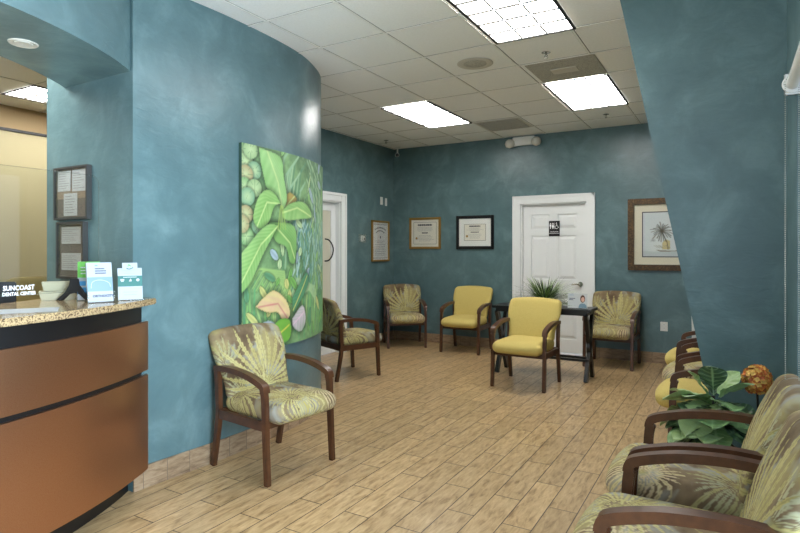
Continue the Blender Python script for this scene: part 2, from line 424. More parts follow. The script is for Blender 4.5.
# header over the reception opening
def arc(cx, cy, R, y0, y1, n=40):
    return [(cx+math.sqrt(R*R-(y-cy)**2), y) for y in [y0+(y1-y0)*i/n for i in range(n+1)]]
ha = arc(-4.8, .8, 2.15, -.479, 2.079); hb = arc(-5.3, .8, 2.0, -.479, 2.079)
struct(MB().prism(ha+hb[::-1], 2.49, CZ-.006).build('wall_header', M['teal'], smooth=25))
dl = thing('recessed_downlight', 'round white recessed downlight in the underside of the curved header', 'light', (-3.13, 1.52, 2.49))
MB().lathe([(.045, -.001), (.062, -.006), (.068, -.001), (.068, .004)], 32).build('trim_ring', M['ventplate'], dl, smooth=40)
MB().lathe([(.0, -.0025), (.024, -.0075), (.044, -.0068), (.044, -.002)], 32).build('lamp', M['ventplate'], dl, smooth=40)

# ------------------------------------------------------------------ doors
def casing(P, x0, x1, zt, wd, y, dep=.022):
    mb = MB(); mb.box(x0-wd, x0, y-dep, y, 0, zt+wd).box(x1, x1+wd, y-dep, y, 0, zt+wd).box(x0, x1, y-dep, y, zt, zt+wd)
    mb.box(x0-wd-.006, x0-wd+.03, y-dep-.01, y, 0, zt+wd+.006).box(x1+wd-.03, x1+wd+.006, y-dep-.01, y, 0, zt+wd+.006).box(x0-wd, x1+wd, y-dep-.01, y, zt+wd-.03, zt+wd+.006)
    # jamb lining
    mb.box(x0-.002, x0+.018, y, y+.14, 0, zt).box(x1-.018, x1+.002, y, y+.14, 0, zt).box(x0, x1, y, y+.14, zt-.018, zt+.002)
    return mb
dw = DB1-DB0
d1 = bpy.data.objects.new('door_1', None); COL.objects.link(d1); struct(d1); d1.location = (DB0, YB, 0)
casing(None, 0, dw, DBT, .108, 0).build('casing', M['white'], d1, bevel=.003)
sl = MB(); a, b = .019, dw-.019; y0, y1 = .055, .095
sl.box(a, b, y0+.020, y1, .012, DBT-.02)
xs = [(a+.115, (a+b)/2-.055), ((a+b)/2+.055, b-.115)]; zs = [(.20, .80), (1.02, 1.63), (1.72, 1.93)]
# stiles and rails stand proud of the field
for q0, q1 in ((a, xs[0][0]), (xs[0][1], xs[1][0]), (xs[1][1], b)): sl.box(q0, q1, y0, y0+.021, .012, DBT-.02)
zz = [.012]+[v for p_ in zs for v in p_]+[DBT-.02]
for k in range(0, 8, 2):
    for q0, q1 in xs: sl.box(q0, q1, y0, y0+.021, zz[k], zz[k+1])
slab = sl.build('slab', M['white'], d1)
pm = MB()
for q0, q1 in xs:
    for r0, r1 in zs:
        m_ = .05
        pm.add([(q0+.012, y0+.0195, r0+.012), (q1-.012, y0+.0195, r0+.012), (q1-.012, y0+.0195, r1-.012), (q0+.012, y0+.0195, r1-.012),
                (q0+m_, y0+.003, r0+m_), (q1-m_, y0+.003, r0+m_), (q1-m_, y0+.003, r1-m_), (q0+m_, y0+.003, r1-m_)],
               [(4, 5, 6, 7), (0, 1, 5, 4), (1, 2, 6, 5), (2, 3, 7, 6), (3, 0, 4, 7)])
pm.build('raised_panel', M['white'], d1)
hd = MB(); hd.tube([(b-.07, y0, .965), (b-.07, y0-.012, .965)], .033, 20)
hd.tube([(b-.07, y0-.01, .965), (b-.07, y0-.045, .965)], .011, 12)
hd.tube([(b-.066, y0-.045, .965), (b-.12, y0-.048, .966), (b-.18, y0-.042, .958)], [.012, .010, .008], 12)
hd.build('door_handle', M['chrome'], d1, smooth=50)
# restroom sign on the door
sg = thing('restroom_sign', 'black accessible restroom sign with white pictograms on the white panelled door', 'sign', (-2.125, YB+y0, 1.62))
MB().box(-.075, .075, -.006, 0, 0, .215).build('plate', M['blackmat'], sg)
pk = MB()
for cx_, sk in ((-.052, False), (-.018, True)):   # man, woman
    pk.lathe([(.0, 0), (.0085, .0002), (.0085, .001), (0, .0012)], 14, (0, 0, 0)) if False else None
    n_ = 14; pk.prism([(cx_+.009*math.cos(2*PI*k/n_), .178+.009*math.sin(2*PI*k/n_)) for k in range(n_)], 0, .0015, lambda x, z, d: (x, -.0062-d, z))
    body = [(cx_-.012, .166), (cx_+.012, .166), (cx_+.012, .138), (cx_+.006, .138), (cx_+.006, .105), (cx_-.006, .105), (cx_-.006, .138), (cx_-.012, .138)] if not sk else \
           [(cx_-.008, .166), (cx_+.008, .166), (cx_+.016, .124), (cx_+.006, .124), (cx_+.006, .105), (cx_-.006, .105), (cx_-.006, .124), (cx_-.016, .124)]
    pk.prism(body, 0, .0015, lambda x, z, d: (x, -.0062-d, z))
pk.box(.0005, .0035, -.0078, -.0062, .1, .19)
# wheelchair user
n_ = 12; pk.prism([(.03+.008*math.cos(2*PI*k/n_), .182+.008*math.sin(2*PI*k/n_)) for k in range(n_)], 0, .0015, lambda x, z, d: (x, -.0062-d, z))
pk.tube([(.03, -.0075, .172), (.031, -.0075, .145), (.05, -.0075, .143), (.058, -.0075, .118), (.064, -.0075, .12)], .0035, 6)
pk.tube([(.031, -.0075, .158), (.046, -.0075, .158)], .0025, 6)
pk.tube([(.032+.021*math.cos(t), -.0075, .127+.021*math.sin(t)) for t in np.linspace(2.0, 5.9, 14)], .0025, 6)
pk.build('pictogram', M['whiteglow'], sg)
text(sg, 'RESTROOM', .021, (0, -.0064, .055), (PI/2, 0, 0), M['whiteglow'])
MB().box(-.07, .07, -.0075, -.006, .040, .044).build('stripe', M['whiteglow'], sg)

# left far door, glazed
d2 = bpy.data.objects.new('door_2', None); COL.objects.link(d2); struct(d2); d2.location = (XL, DL1, 0); d2.rotation_euler = (0, 0, PI/2)
# local x runs along +world y ; local -y faces +world x
dl_ = DL1-DL0
casing(None, -dl_, 0, DLT-.02, .11, 0).build('casing', M['white'], d2, bevel=.003)
fr = MB(); A0, A1 = -dl_+.018, -.018
fr.box(A0, A0+.10, .07, .115, .01, DLT-.04).box(A1-.10, A1, .07, .115, .01, DLT-.04).box(A0+.1, A1-.1, .07, .115, .01, .24).box(A0+.1, A1-.1, .07, .115, DLT-.15, DLT-.04)
fr.build('slab', M['white'], d2, bevel=.003)
MB().box(A0+.1, A1-.1, .085, .10, .24, DLT-.15).build('glazing', M['frosted'], d2)
hk = catmull([(-.26, .07, 1.58), (-.235, .03, 1.57), (-.20, .01, 1.53), (-.175, .0, 1.48), (-.17, -.005, 1.43), (-.18, 0, 1.37), (-.205, .01, 1.32), (-.24, .03, 1.285), (-.265, .07, 1.28)], 5)
MB().tube(hk, .009, 8).build('door_handle', M['black'], d2, smooth=50)

# ------------------------------------------------------------------ ceiling fixtures
def troffer():
    t = thing('ceiling_light', '', 'ceiling light', (0, 0, CZ))
    fr = MB(); X, Y = .285, .590
    for a, b, c, d in ((-X-.0195, -X, -Y-.0145, Y+.0145), (X, X+.0195, -Y-.0145, Y+.0145), (-X, X, -Y-.0145, -Y), (-X, X, Y, Y+.0145)): fr.box(a, b, c, d, -.016, -.0055)
    fr.build('frame', M['blackmat'], t)
    MB().box(-X, X, -Y, Y, -.0065, -.0055).build('diffuser', M['lens'], t)
    lv = MB()
    for i in (-1, 1): lv.box(i*X/3-.009, i*X/3+.009, -Y, Y, -.011, -.0065)
    for k in range(1, 6): lv.box(-X, X, -Y+k*2*Y/6-.017, -Y+k*2*Y/6+.017, -.011, -.0065)
    lv.build('louver', M['louver'], t)
    return t
T0 = troffer(); G = 'fluorescent ceiling troffers'
T0.location = (-1.278, 3.585, CZ); T0['label'] = 'large fluorescent ceiling light nearest the camera, cut by the top of the photo'; T0['group'] = G
dup(T0, (-1.278, 6.04, CZ), 0, 'fluorescent ceiling light beside the grey return grille, nearest the white door', G)
dup(T0, (-3.14, 6.04, CZ), 0, 'fluorescent ceiling light near the far left corner of the waiting room', G)
dup(T0, (-6.19, 3.55, CZ), 0, 'fluorescent ceiling light over the reception area, behind the curved header', G)
dup(T0, (-4.36, 1.14, CZ), 0, 'unseen fluorescent ceiling light added over the desk to brighten the jamb', G)  # out of view, added to lighten the reception jamb
dup(T0, (-3.75, 1.14, CZ), 0, 'unseen fluorescent ceiling light added behind the curved header to brighten the jamb', G)  # another unseen lamp put in for the jamb, screened by the header

v = thing('return_grille', 'grey perforated return air panel with a small centre plate, beside a ceiling light', 'air vent', (-1.27, 5.115, CZ))
MB().box(-.295, .295, -.296, .296, -.008, -.0055).build('perforated_panel', M['vent'], v)
MB().box(-.13, .10, -.08, .06, -.016, -.008).build('centre_plate', M['ventplate'], v, bevel=.003)
v = thing('supply_vent', 'grey louvred supply vent in the ceiling above the emergency light', 'air vent', (-2.53, 6.96, CZ))
MB().box(-.295, .295, -.296, .296, -.008, -.0055).build('frame', M['ventplate'], v)
lm = MB()
for k in range(15): lm.box(-.26, .26, -.26+k*.037, -.26+k*.037+.016, -.014, -.008)
lm.build('slats', M['vent'], v)
v = thing('ceiling_speaker', 'round beige flush ceiling speaker with perforated grille', 'speaker', (-1.916, 4.55, CZ))
MB().lathe([(.0, -.008), (.105, -.008), (.145, -.0115), (.155, -.007), (.155, -.0055)], 40).build('rim', M['ventplate'], v, smooth=50)
MB().lathe([(.0, -.016), (.085, -.014), (.10, -.009), (.10, -.008)], 40).build('grille', M['vent'], v, smooth=50)
def sprinkler(x, y, lab):
    s = thing('sprinkler_head', lab, 'sprinkler', (x, y, CZ), 0, 'ceiling sprinkler heads')
    MB().lathe([(.0, -.008), (.03, -.0075), (.036, -.0055)], 20).build('escutcheon', M['chrome'], s, smooth=40)
    b_ = MB(); b_.tube([(0, 0, -.006), (0, 0, -.022)], .007, 8); b_.tube([(-.001, 0, -.02), (-.012, 0, -.032), (0, 0, -.045)], .003, 6); b_.tube([(.001, 0, -.02), (.012, 0, -.032), (0, 0, -.045)], .003, 6)
    b_.build('body', M['chrome'], s)
    MB().lathe([(.0, -.048), (.018, -.047), (.018, -.045), (0, -.044)], 12).build('deflector', M['chrome'], s)
sprinkler(-1.309, 4.592, 'metal sprinkler head nearest the camera, in front of the return grille')
sprinkler(-1.289, 7.047, 'metal sprinkler head between the door-side ceiling light and the back wall')
sprinkler(-4.388, 7.073, 'metal sprinkler head in the far left ceiling corner')
# emergency light
e = thing('emergency_light', 'white twin-headed emergency light high on the back wall', 'emergency light', (-2.53, YB-.001, 2.955))
MB().box(-.16, .16, -.07, 0, -.045, .075).build('housing', M['plastic'], e, bevel=.01)
for s in (-1, 1):
    MB().lathe([(.0, -.07), (.055, -.05), (.07, -.01), (.06, .03), (.03, .055), (0, .06)], 24).build('lamp_head', M['bulb'], e, smooth=60).location = (s*.19, -.085, -.01)
# dark camera in the corner
c = thing('security_camera', 'small white bracketed security camera with dark lens in the ceiling corner', 'camera', (-4.54, 7.66, CZ))
MB().lathe([(.0, -.03), (.025, -.028), (.035, -.0055)], 16).build('mount', M['plastic'], c, smooth=40)
MB().tube([(0, 0, -.02), (0, 0, -.09)], .012, 10).build('arm', M['plastic'], c)
MB().tube([(-.02, .03, -.115), (.03, -.06, -.135)], .032, 14).build('body', M['plastic'], c)
MB().tube([(.031, -.061, -.1355), (.036, -.07, -.1375)], .027, 14).build('lens', M['black'], c)

# ------------------------------------------------------------------ reception desk
R0 = 2.59; AX = -5.19; EY = 2.118; SY = -.47
dk = thing('reception_desk', 'curved reception desk with copper panels, black trim and speckled granite top', 'desk', (-3.0, .8, 0))
off = lambda pts: [(x+3.0, y-.8) for x, y in pts]
def ring(ra, rb, y0, y1): return off(arc(AX, .8, ra, y0, y1)+arc(AX, .8, rb, y0, y1)[::-1])
YJ = 2.072; YK = -.47
MB().prism(ring(R0-.13, R0-.16, YK, YJ), 0, .17).build('toe_kick', M['black'], dk, smooth=25)
MB().prism(ring(R0-.02, R0-.06, YK, YJ), .16, 1.112).build('carcass', M['black'], dk, smooth=25)
MB().prism(ring(R0, R0-.02, YK, EY), .145, .700).build('lower_panel', M['copper'], dk, smooth=25)
MB().prism(ring(R0, R0-.02, YK, EY), .728, 1.012).build('upper_panel', M['copper'], dk, smooth=25)
outer = arc(AX, .8, R0+.045, YK, 2.15); inner = arc(AX-.05, .8, R0-.56, YK, YJ)
top = outer + [(-3.04, 2.15), (-3.058, 2.076)] + inner[::-1]
MB().prism(off(top), 1.112, 1.147).build('granite_top', M['granite'], dk, bevel=.006, smooth=35)
MB().box(-1.42, -.62, -1.2, 1.27, .70, .735).build('work_surface', M['shade_cream'], dk)
MB().prism(ring(R0-.54, R0-.56, YK, YJ), 0, 1.112).build('inner_panel', M['black'], dk, smooth=25)
CT = 1.1475
# office chair behind desk
oc = thing('office_chair', 'rounded olive-tan office chair back behind the reception desk', 'chair', (-5.45, 2.74, 0), math.radians(65))
rbox('backrest', .25, .035, .28, (.12, .035, .13), (16, 4, 16), M['olive'], oc, lambda P: P+np.stack([0*P[:, 0], .25+.6*P[:, 0]**2*-1, .9+0*P[:, 0]], 1))
rbox('seat', .25, .24, .04, (.1, .1, .04), (14, 14, 4), M['olive'], oc, lambda P: P+np.array([0, 0, .48]))
MB().tube([(0, 0, .44), (0, 0, .08)], .03, 12).build('column', M['black'], oc)
MB().bar((0, .18, .46), (0, .27, .75), .06, .02, (0, 1, 0)).build('back_support', M['black'], oc)
st = MB()
for k in range(5):
    a_ = 2*PI*k/5; st.bar((0, 0, .09), (.3*math.cos(a_), .3*math.sin(a_), .065), .045, .03)
st.build('star_base', M['black'], oc)
for k in range(5):
    a_ = 2*PI*k/5; MB().tube([(.3*math.cos(a_)-.02*math.sin(a_), .3*math.sin(a_)+.02*math.cos(a_), .028), (.3*math.cos(a_)+.02*math.sin(a_), .3*math.sin(a_)-.02*math.cos(a_), .028)], .028, 14).build('caster', M['black'], oc)
# monitor
mo = thing('computer_monitor', 'black computer monitor standing behind the reception counter', 'monitor', (-3.80, 1.53, .7362), math.radians(62))
MB().box(-.25, .25, -.015, .015, .20, .505).build('screen_housing', M['blackmat'], mo, bevel=.006)
MB().box(-.03, .03, .015, .04, .01, .3).build('stand', M['black'], mo)
MB().box(-.11, .11, -.06, .1, 0, .012).build('foot', M['black'], mo, bevel=.003)
# sneeze guard
SX = -3.17
gd = thing('sneeze_guard', 'clear acrylic sneeze guard with white lettering standing on the reception counter', 'screen', (SX, 1.3, CT))
def rrect(y0, y1, z0, z1, r, n=8):
    P = []
    for cy, cz, a0 in ((y1-r, z1-r, 0), (y0+r, z1-r, PI/2), (y0+r, z0+r, PI), (y1-r, z0+r, 1.5*PI)):
        P += [(cy+r*math.cos(a0+PI/2*k/n), cz+r*math.sin(a0+PI/2*k/n)) for k in range(n+1)]
    return P
pr = rrect(-.5, .645, .05, .712, .05)
MB().prism(pr, -.0025, .0025, lambda y, z, x: (x, y, z)).build('pane', M['acrylic'], gd)
# polished edge, seen lighter
e_ = [(0, y, z) for y, z in pr]; e_.append(e_[0])
MB().tube(e_, .0022, 6, cap=False).build('polished_edge', M['acr_edge'], gd)
text(gd, 'SUNCOAST', .035, (.0035, .143, .076), (PI/2, 0, PI/2), M['whiteglow'], align='LEFT', bold=.0006, sx=.82)
text(gd, 'DENTAL CENTER', .025, (.0035, .140, .049), (PI/2, 0, PI/2), M['whiteglow'], align='LEFT', bold=.0004, sx=.82)
def guard_foot(yy):
    pts = [(-.11, 0), (-.075, 0), (-.035, .035), (0, .043), (.035, .035), (.075, 0), (.11, 0), (.055, .045), (.03, .085), (.022, .122), (-.022, .122), (-.03, .085), (-.055, .045)]
    m_ = MB().prism(pts, -.009, .009, lambda x, z, y: (x, y, z)).build('foot', M['blackmat'], gd); m_.location = (.012, yy, .001); m_.rotation_euler = (0, 0, math.radians(22))
guard_foot(.50); guard_foot(-.4)

# brochure holders
def holder(name, lab, x, y, rz, wd, h, lean):
    t = thing(name, lab, 'brochure holder', (x, y, CT), rz)
    return t
RND = random.Random(3)
h1 = holder('brochure_stand', 'white and pale blue brochures in an acrylic stand on the granite counter', -2.92, 1.805, math.radians(72), .13, .22, 0)
T1 = Matrix.Rotation(math.radians(-14), 4, 'X')
def lay(o, ang=-14, z=.004, y=0): o.matrix_basis = Matrix.Translation((0, y, z)) @ Matrix.Rotation(math.radians(ang), 4, 'X')
bl = MB().box(-.062, .062, 0, .022, 0, .215).build('brochure', M['card'], h1); lay(bl, -12)
MB().box(-.0622, .0622, -.0006, .0, .058, .135).build('printed_band', M['blue_ink'], bl)
tm = MB(); tm.tube(catmull([(-.045, -.001, .075), (-.04, -.001, .105), (-.015, -.001, .118), (.02, -.001, .115), (.045, -.001, .1), (.05, -.001, .08)], 4), .0012, 5)
tm.build('aligner_drawing', M['paper'], bl)
text(bl, 'ORTHOCITY', .018, (.012, -.0012, .026), (PI/2, 0, 0), M['navy'], bold=.0006)
squiggles(-.022, .05, .15, .187, 3, -.0008, RND, .45).build('print', M['navy'], bl)
squiggles(-.022, .0, .192, .204, 1, -.0008, RND, .35).build('print', M['blue2'], bl)
hb_ = MB(); hb_.box(-.066, .066, -.012, .05, 0, .003).box(-.066, -.064, -.012, .05, .003, .06).box(.064, .066, -.012, .05, .003, .06)
hb_.build('holder', M['acrylic'], h1)
h2 = holder('brochure_stand', 'white card with teal band and a business card on top, at the counter end', -2.915, 1.975, math.radians(64), .13, .2, 0)
b2 = MB().box(-.063, .063, 0, .006, 0, .18).build('card', M['card'], h2); lay(b2, -12)
MB().box(-.0632, .0632, -.0006, 0, .075, .135).build('printed_band', M['teal_ink'], b2)
for k, x in enumerate((-.04, 0, .04)):
    ic = MB()
    if k == 0: ic.box(x-.010, x+.010, -.0012, -.0006, .108, .118).box(x-.007, x+.007, -.0012, -.0006, .102, .107)
    elif k == 1: ic.prism([(x-.007, .103), (x+.008, .103), (x+.008, .112), (x+.002, .12)], 0, .0006, lambda a, z, d: (a, -.0006-d, z))
    else: ic.prism([(x+.009*math.cos(t), .111+.009*math.sin(t)) for t in np.linspace(0, 2*PI, 13)[:-1]], 0, .0006, lambda a, z, d: (a, -.0006-d, z))
    ic.build('icon', M['card'], b2)
squiggles(-.04, .04, .124, .131, 1, -.0008, RND, .5, True).build('print', M['paper'], b2)
squiggles(-.045, .045, .02, .05, 2, -.0008, RND, .2, True).build('print', M['greyink'], b2)
squiggles(-.05, .05, .146, .152, 1, -.0008, RND, .3, True).build('print', M['greyink'], b2)
cd = MB().box(-.04, .038, -.012, -.010, .165, .208).build('business_card', M['card'], b2)
MB().tube(catmull([(-.018, -.0125, .177), (-.004, -.0125, .172), (.016, -.0125, .18)], 4), .0022, 5).build('logo', M['teal_ink'], cd)
MB().tube(catmull([(-.010, -.0125, .186), (-.006, -.0125, .198), (.004, -.0125, .188)], 4), .0022, 5).build('logo', M['green_ink'], cd)
MB().box(-.066, .066, -.012, .04, 0, .003).build('holder', M['acrylic'], h2)
h3 = holder('brochure_stand', 'green and blue leaflet partly hidden behind the front brochures', -3.10, 1.845, math.radians(60), .12, .2, 0)
b3 = MB().box(-.055, .055, 0, .01, 0, .215).build('leaflet', M['card'], h3); lay(b3, -8)
MB().box(-.0552, .0552, -.0006, 0, .125, .2152).build('printed_band', M['green_ink'], b3)
MB().box(-.0552, .0552, -.0006, 0, .035, .07).build('printed_band', M['blue2'], b3)
squiggles(-.04, .04, .14, .19, 3, -.0008, RND, .4).build('print', M['paper'], b3)
MB().box(-.045, -.015, -.001, 0, .08, .105).build('picture', M['blue2'], b3)
# tubs
for k, (z, s) in enumerate(((0, 1), (.052, .86))):
    tb = thing('supply_tub', ['cream tub at the bottom of the stack behind the black guard foot', 'smaller cream tub resting on top of the other tub behind the guard foot'][k], 'tub', (-3.32, 1.80, CT+z), math.radians(60))
    a_, b_ = .095*s, .06*s
    q = MB(); vs = []
    for zz_, k_ in ((0, .86), (.05, 1)): vs += [(-a_*k_, -b_*k_, zz_), (a_*k_, -b_*k_, zz_), (a_*k_, b_*k_, zz_), (-a_*k_, b_*k_, zz_)]
    vs += [(x*.93, y*.93, .05) for x, y, _ in vs[4:8]] + [(x*.93, y*.93, .012) for x, y, _ in vs[0:4]]
    q.add(vs, [(0, 3, 2, 1), (0, 1, 5, 4), (1, 2, 6, 5), (2, 3, 7, 6), (3, 0, 4, 7), (4, 5, 9, 8), (5, 6, 10, 9), (6, 7, 11, 10), (7, 4, 8, 11), (8, 9, 13, 12), (9, 10, 14, 13), (10, 11, 15, 14), (11, 8, 12, 15), (12, 13, 14, 15)])
    q.build('body', M['tub'], tb)
    MB().box(-a_*.9, a_*.9, -b_*.9, b_*.9, .038, .046).build('contents', M['tubtop'], tb)
tag(MB().box(-.14, .14, -.11, .11, 0, .0008).build('paper_sheet', M['card'], loc=(-2.84, 1.38, CT), rz=math.radians(60)), 'white paper sheet lying flat on the granite counter', 'paper')

# notice boards on the jamb
def notice(name, lab, x0, x1, z0, z1, papers, tan):
    t = thing(name, lab, 'notice board', ((x0+x1)/2, 2.079, z0)); W = (x1-x0)/2; Hh = z1-z0; d = .034
    f = MB(); e_ = .015
    f.box(-W, -W+e_, -d, 0, 0, Hh).box(W-e_, W, -d, 0, 0, Hh).box(-W+e_, W-e_, -d, 0, 0, e_).box(-W+e_, W-e_, -d, 0, Hh-e_, Hh)
    f.build('frame', M['dkgrey'], t, bevel=.002)
    MB().box(-W+e_, W-e_, -.012, 0, e_, Hh-e_).build('backing', M['grey_panel'], t)
    if tan: MB().box(-W+e_, W-e_, -.014, -.012, Hh*.40, Hh*.58).build('tan_strip', M['tan'], t)
    for (a, b, c, dd) in papers:
        p_ = MB().box(a, b, -.017, -.0145, c, dd).build('notice', M['paper'], t)
        squiggles(a+.012, b-.012, c+.012, dd-.012, 7, -.0172, RND, .24).build('print', M['greyink'], p_)
    MB().box(-W+e_, W-e_, -.030, -.028, e_, Hh-e_).build('glass', M['glass'], t)
notice('notice_board', 'upper charcoal glazed notice board with three white papers, on the reception jamb', -3.84, -3.46, 1.625, 1.965,
       [(-.165, -.02, .185, .318), (.002, .16, .18, .318), (-.095, .055, .025, .17)], True)
notice('notice_board', 'lower charcoal glazed notice board with two white papers, below the other on the jamb', -3.81, -3.50, 1.245, 1.61,
       [(-.115, .10, .225, .335), (-.115, .10, .055, .165)], False)

# ------------------------------------------------------------------ painting on the curved wall
ART = {
 'up':[(0.132,0.994),(0.295,0.98),(0.345,0.944),(0.355,0.88),(0.388,0.763),(0.345,0.701),(0.295,0.767),(0.201,0.801),(0.175,0.851),(0.148,0.92)],
 'left':[(0.325,0.732),(0.276,0.776),(0.201,0.793),(0.132,0.755),(0.09,0.671),(0.098,0.621),(0.148,0.597),(0.219,0.636),(0.266,0.712)],
 'right':[(0.339,0.695),(0.421,0.738),(0.548,0.758),(0.649,0.736),(0.712,0.681),(0.548,0.661),(0.398,0.649),(0.345,0.663)],
 'big':[(0.305,0.618),(0.219,0.623),(0.132,0.582),(0.05,0.517),(-0.011,0.467),(-0.041,0.37),(-0.034,0.282),(0.066,0.336),(0.148,0.445),(0.21,0.517)],
 'mid':[(0.219,0.632),(0.468,0.619),(0.48,0.44),(0.421,0.43),(0.377,0.507),(0.276,0.539)],
 'bud':[(0.355,0.707),(0.377,0.773),(0.421,0.797),(0.492,0.771),(0.468,0.741),(0.398,0.715)],
 'pink':[(0.107,0.218),(0.175,0.259),(0.266,0.287),(0.377,0.234),(0.421,0.154),(0.355,0.127),(0.295,0.176),(0.201,0.184)],
 'yel':[(0.219,0.089),(0.315,0.137),(0.421,0.121),(0.421,0.032),(0.335,0.011),(0.247,0.022)],
 'vio':[(0.444,0.13),(0.563,0.192),(0.612,0.112),(0.548,0.05),(0.455,0.084)],
 'drk':[(0.444,0.241),(0.612,0.368),(0.649,0.308),(0.519,0.201),(0.455,0.162)],
 'lav':[(0.132,0.129),(0.219,0.141),(0.276,0.114),(0.201,0.091)]}
ROUND = [(0.02,0.964),(0.03,0.913),(0.098,0.878),(0.03,0.854),(0.02,0.795),(0.10,0.793),(0.044,0.748),(0.03,0.663),(0.037,0.559),(0.068,0.974),(0.132,0.612),(0.0,0.617)]
def inpoly(U, V, P):
    ins = np.zeros(U.shape, bool); n = len(P)
    for i in range(n):
        (x0, y0), (x1, y1) = P[i], P[(i+1) % n]
        if y0 == y1: continue
        c_ = ((y0 > V) != (y1 > V)) & (U < (x1-x0)*(V-y0)/(y1-y0)+x0); ins ^= c_
    return ins
def segdist(U, V, pts):
    D = np.full(U.shape, 9.)
    for (x0, y0), (x1, y1) in zip(pts, pts[1:]):
        dx, dy = x1-x0, y1-y0; t = np.clip(((U-x0)*dx+(V-y0)*dy)/(dx*dx+dy*dy), 0, 1)
        D = np.minimum(D, np.hypot(U-x0-t*dx, V-y0-t*dy))
    return D
def paint_jungle(U, V):
    N = fbm(U*9, V*10, 3); N2 = fbm(U*40, V*44, 8)
    C = mix(L3((44, 88, 62)), L3((148, 186, 126)), np.clip(N*.7+N2*.6-.15, 0, 1))
    # drooping palm top right
    for k in range(80):
        cx = .42+.50*((k*37) % 80)/80; y0 = 1.02-.40*((k*23) % 80)/80; sgn = 1 if cx > .62 else -1
        d = segdist(U, V, [(cx, y0), (cx+sgn*.06, y0-.05), (cx+sgn*.09, y0-.16), (cx+sgn*.10, y0-.26)])
        c_ = L3([(150, 186, 150), (92, 140, 104), (170, 200, 160)][k % 3]); m = np.clip(1.2-d/.009, 0, 1)*.9; C = mix(C, c_, m)
    # cool fern mass right middle
    rr = random.Random(5)
    for k in range(170):
        x, y = rr.uniform(.46, .98), rr.uniform(.30, .68); a = rr.uniform(-2.4, -.8)
        d = segdist(U, V, [(x, y), (x+.07*math.cos(a), y+.07*math.sin(a))])
        C = mix(C, L3([(176, 206, 200), (70, 128, 128), (120, 170, 150)][k % 3]), np.clip(1.2-d/.007, 0, 1)*.9)
    # grass bottom
    for k in range(60):
        x = rr.uniform(-.02, 1); y = rr.uniform(.0, .1); h_ = rr.uniform(.12, .3); b_ = rr.uniform(-.06, .06)
        d = segdist(U, V, [(x, y), (x+b_*.4, y+h_*.6), (x+b_, y+h_)])
        C = mix(C, L3([(92, 170, 110), (140, 196, 110), (70, 144, 104), (180, 212, 130)][k % 4]), np.clip(1-d/.010, 0, 1)*.9)
    # fronds in centre
    for k in range(14):
        x1 = .06+k*.028; ph = .40-.012*k
        pts = [(.40, .20+.008*k), (.36-.012*k*.2, ph-.02), (x1+.08, ph), (x1, ph-.08)]
        d = segdist(U, V, pts); C = mix(C, L3((160, 196, 120)), np.clip(1.2-d/.009, 0, 1)*.95)
        d = segdist(U, V, [(a-.006, b-.008) for a, b in pts]); C = mix(C, L3((64, 112, 70)), np.clip(1-d/.004, 0, 1)*.7)
    for k in range(10):
        pts = [(.42, .24), (.5+.03*k, .34-.006*k), (.62+.03*k, .30-.018*k)]
        d = segdist(U, V, pts); C = mix(C, L3((170, 202, 150)), np.clip(1.2-d/.008, 0, 1)*.9)
    # round leaves left
    for i, (x, y) in enumerate(ROUND):
        q = np.hypot((U-x)/.058, (V-y)/.045); m = np.clip((1-q)*12, 0, 1)
        base = mix(L3([(120, 168, 110), (150, 178, 128), (116, 160, 128), (168, 150, 110)][i % 4]), L3((196, 214, 160)), np.clip(1-q, 0, 1)*.8)
        ang = np.arctan2(V-y, U-x); base = mix(base, L3((84, 128, 84)), (np.abs(np.sin(ang*4)) < .13).astype(float)*.6)
        C = C*(1-np.clip((1.25-q)*6, 0, 1)[..., None]*.45); C = mix(C, 0, m)*1.0 + base*m[..., None]
    def leaf(key, ca, cb, rib, edge=(52, 96, 60), fr=26, vein=None):
        P = catmull(ART[key]+[ART[key][0]], 5)[:-1]; ins = inpoly(U, V, P).astype(float)
        d = segdist(U, V, P+[P[0]]); sh = np.clip(1-segdist(U+.018, V+.022, P+[P[0]])*0, 0, 1)
        near = (1-ins)*np.clip(1-d/.03, 0, 1)*.6; nonlocal C
        C = C*(1-near[..., None])
        dm = segdist(U, V, rib); st = .5+.5*np.sin((V*1.2+U*.6+dm*1.5)*fr*6)
        base = mix(L3(ca), L3(cb), np.clip(dm*9, 0, 1)*.6+st*.28)
        base = mix(base, L3(vein or (206, 222, 150)), np.clip(1-dm/.007, 0, 1))
        base = base*(.86+.3*fbm(U*14, V*14, 9))[..., None]; base = mix(base, L3(edge), np.clip(1-d/.007, 0, 1)*.45)
        C = mix(C, 0, ins)+base*ins[..., None]
    rq = random.Random(11)
    for k in range(60):
        x, y = (rq.uniform(0, 1), rq.uniform(0, .34)) if k % 2 else (rq.uniform(.3, 1), rq.uniform(.3, 1))
        a = rq.uniform(.3, 2.8); Ln = rq.uniform(.05, .12); wl_ = rq.uniform(.010, .022); ca_, sa_ = math.cos(a), math.sin(a)
        t_ = ((U-x)*ca_+(V-y)*sa_)/Ln; q_ = np.abs(-(U-x)*sa_+(V-y)*ca_); env = wl_*np.sqrt(np.clip(4*t_*(1-t_), 0, 1))
        m = np.clip((env-q_)*400, 0, 1)*(t_ > 0)*(t_ < 1); sh = np.clip((env+.008-q_)*200, 0, 1)*(t_ > 0)*(t_ < 1)
        C = C*(1-.45*sh[..., None]); cc = L3([(150, 196, 120), (96, 150, 110), (190, 214, 160), (120, 176, 90), (170, 190, 200), (206, 206, 130)][k % 6])
        base = cc*(.75+.5*np.clip(q_/wl_, 0, 1))[..., None]; C = mix(C, 0, m)+base*m[..., None]
    leaf('mid', (110, 160, 84), (150, 196, 120), [(.30, .60), (.42, .53), (.47, .45)])
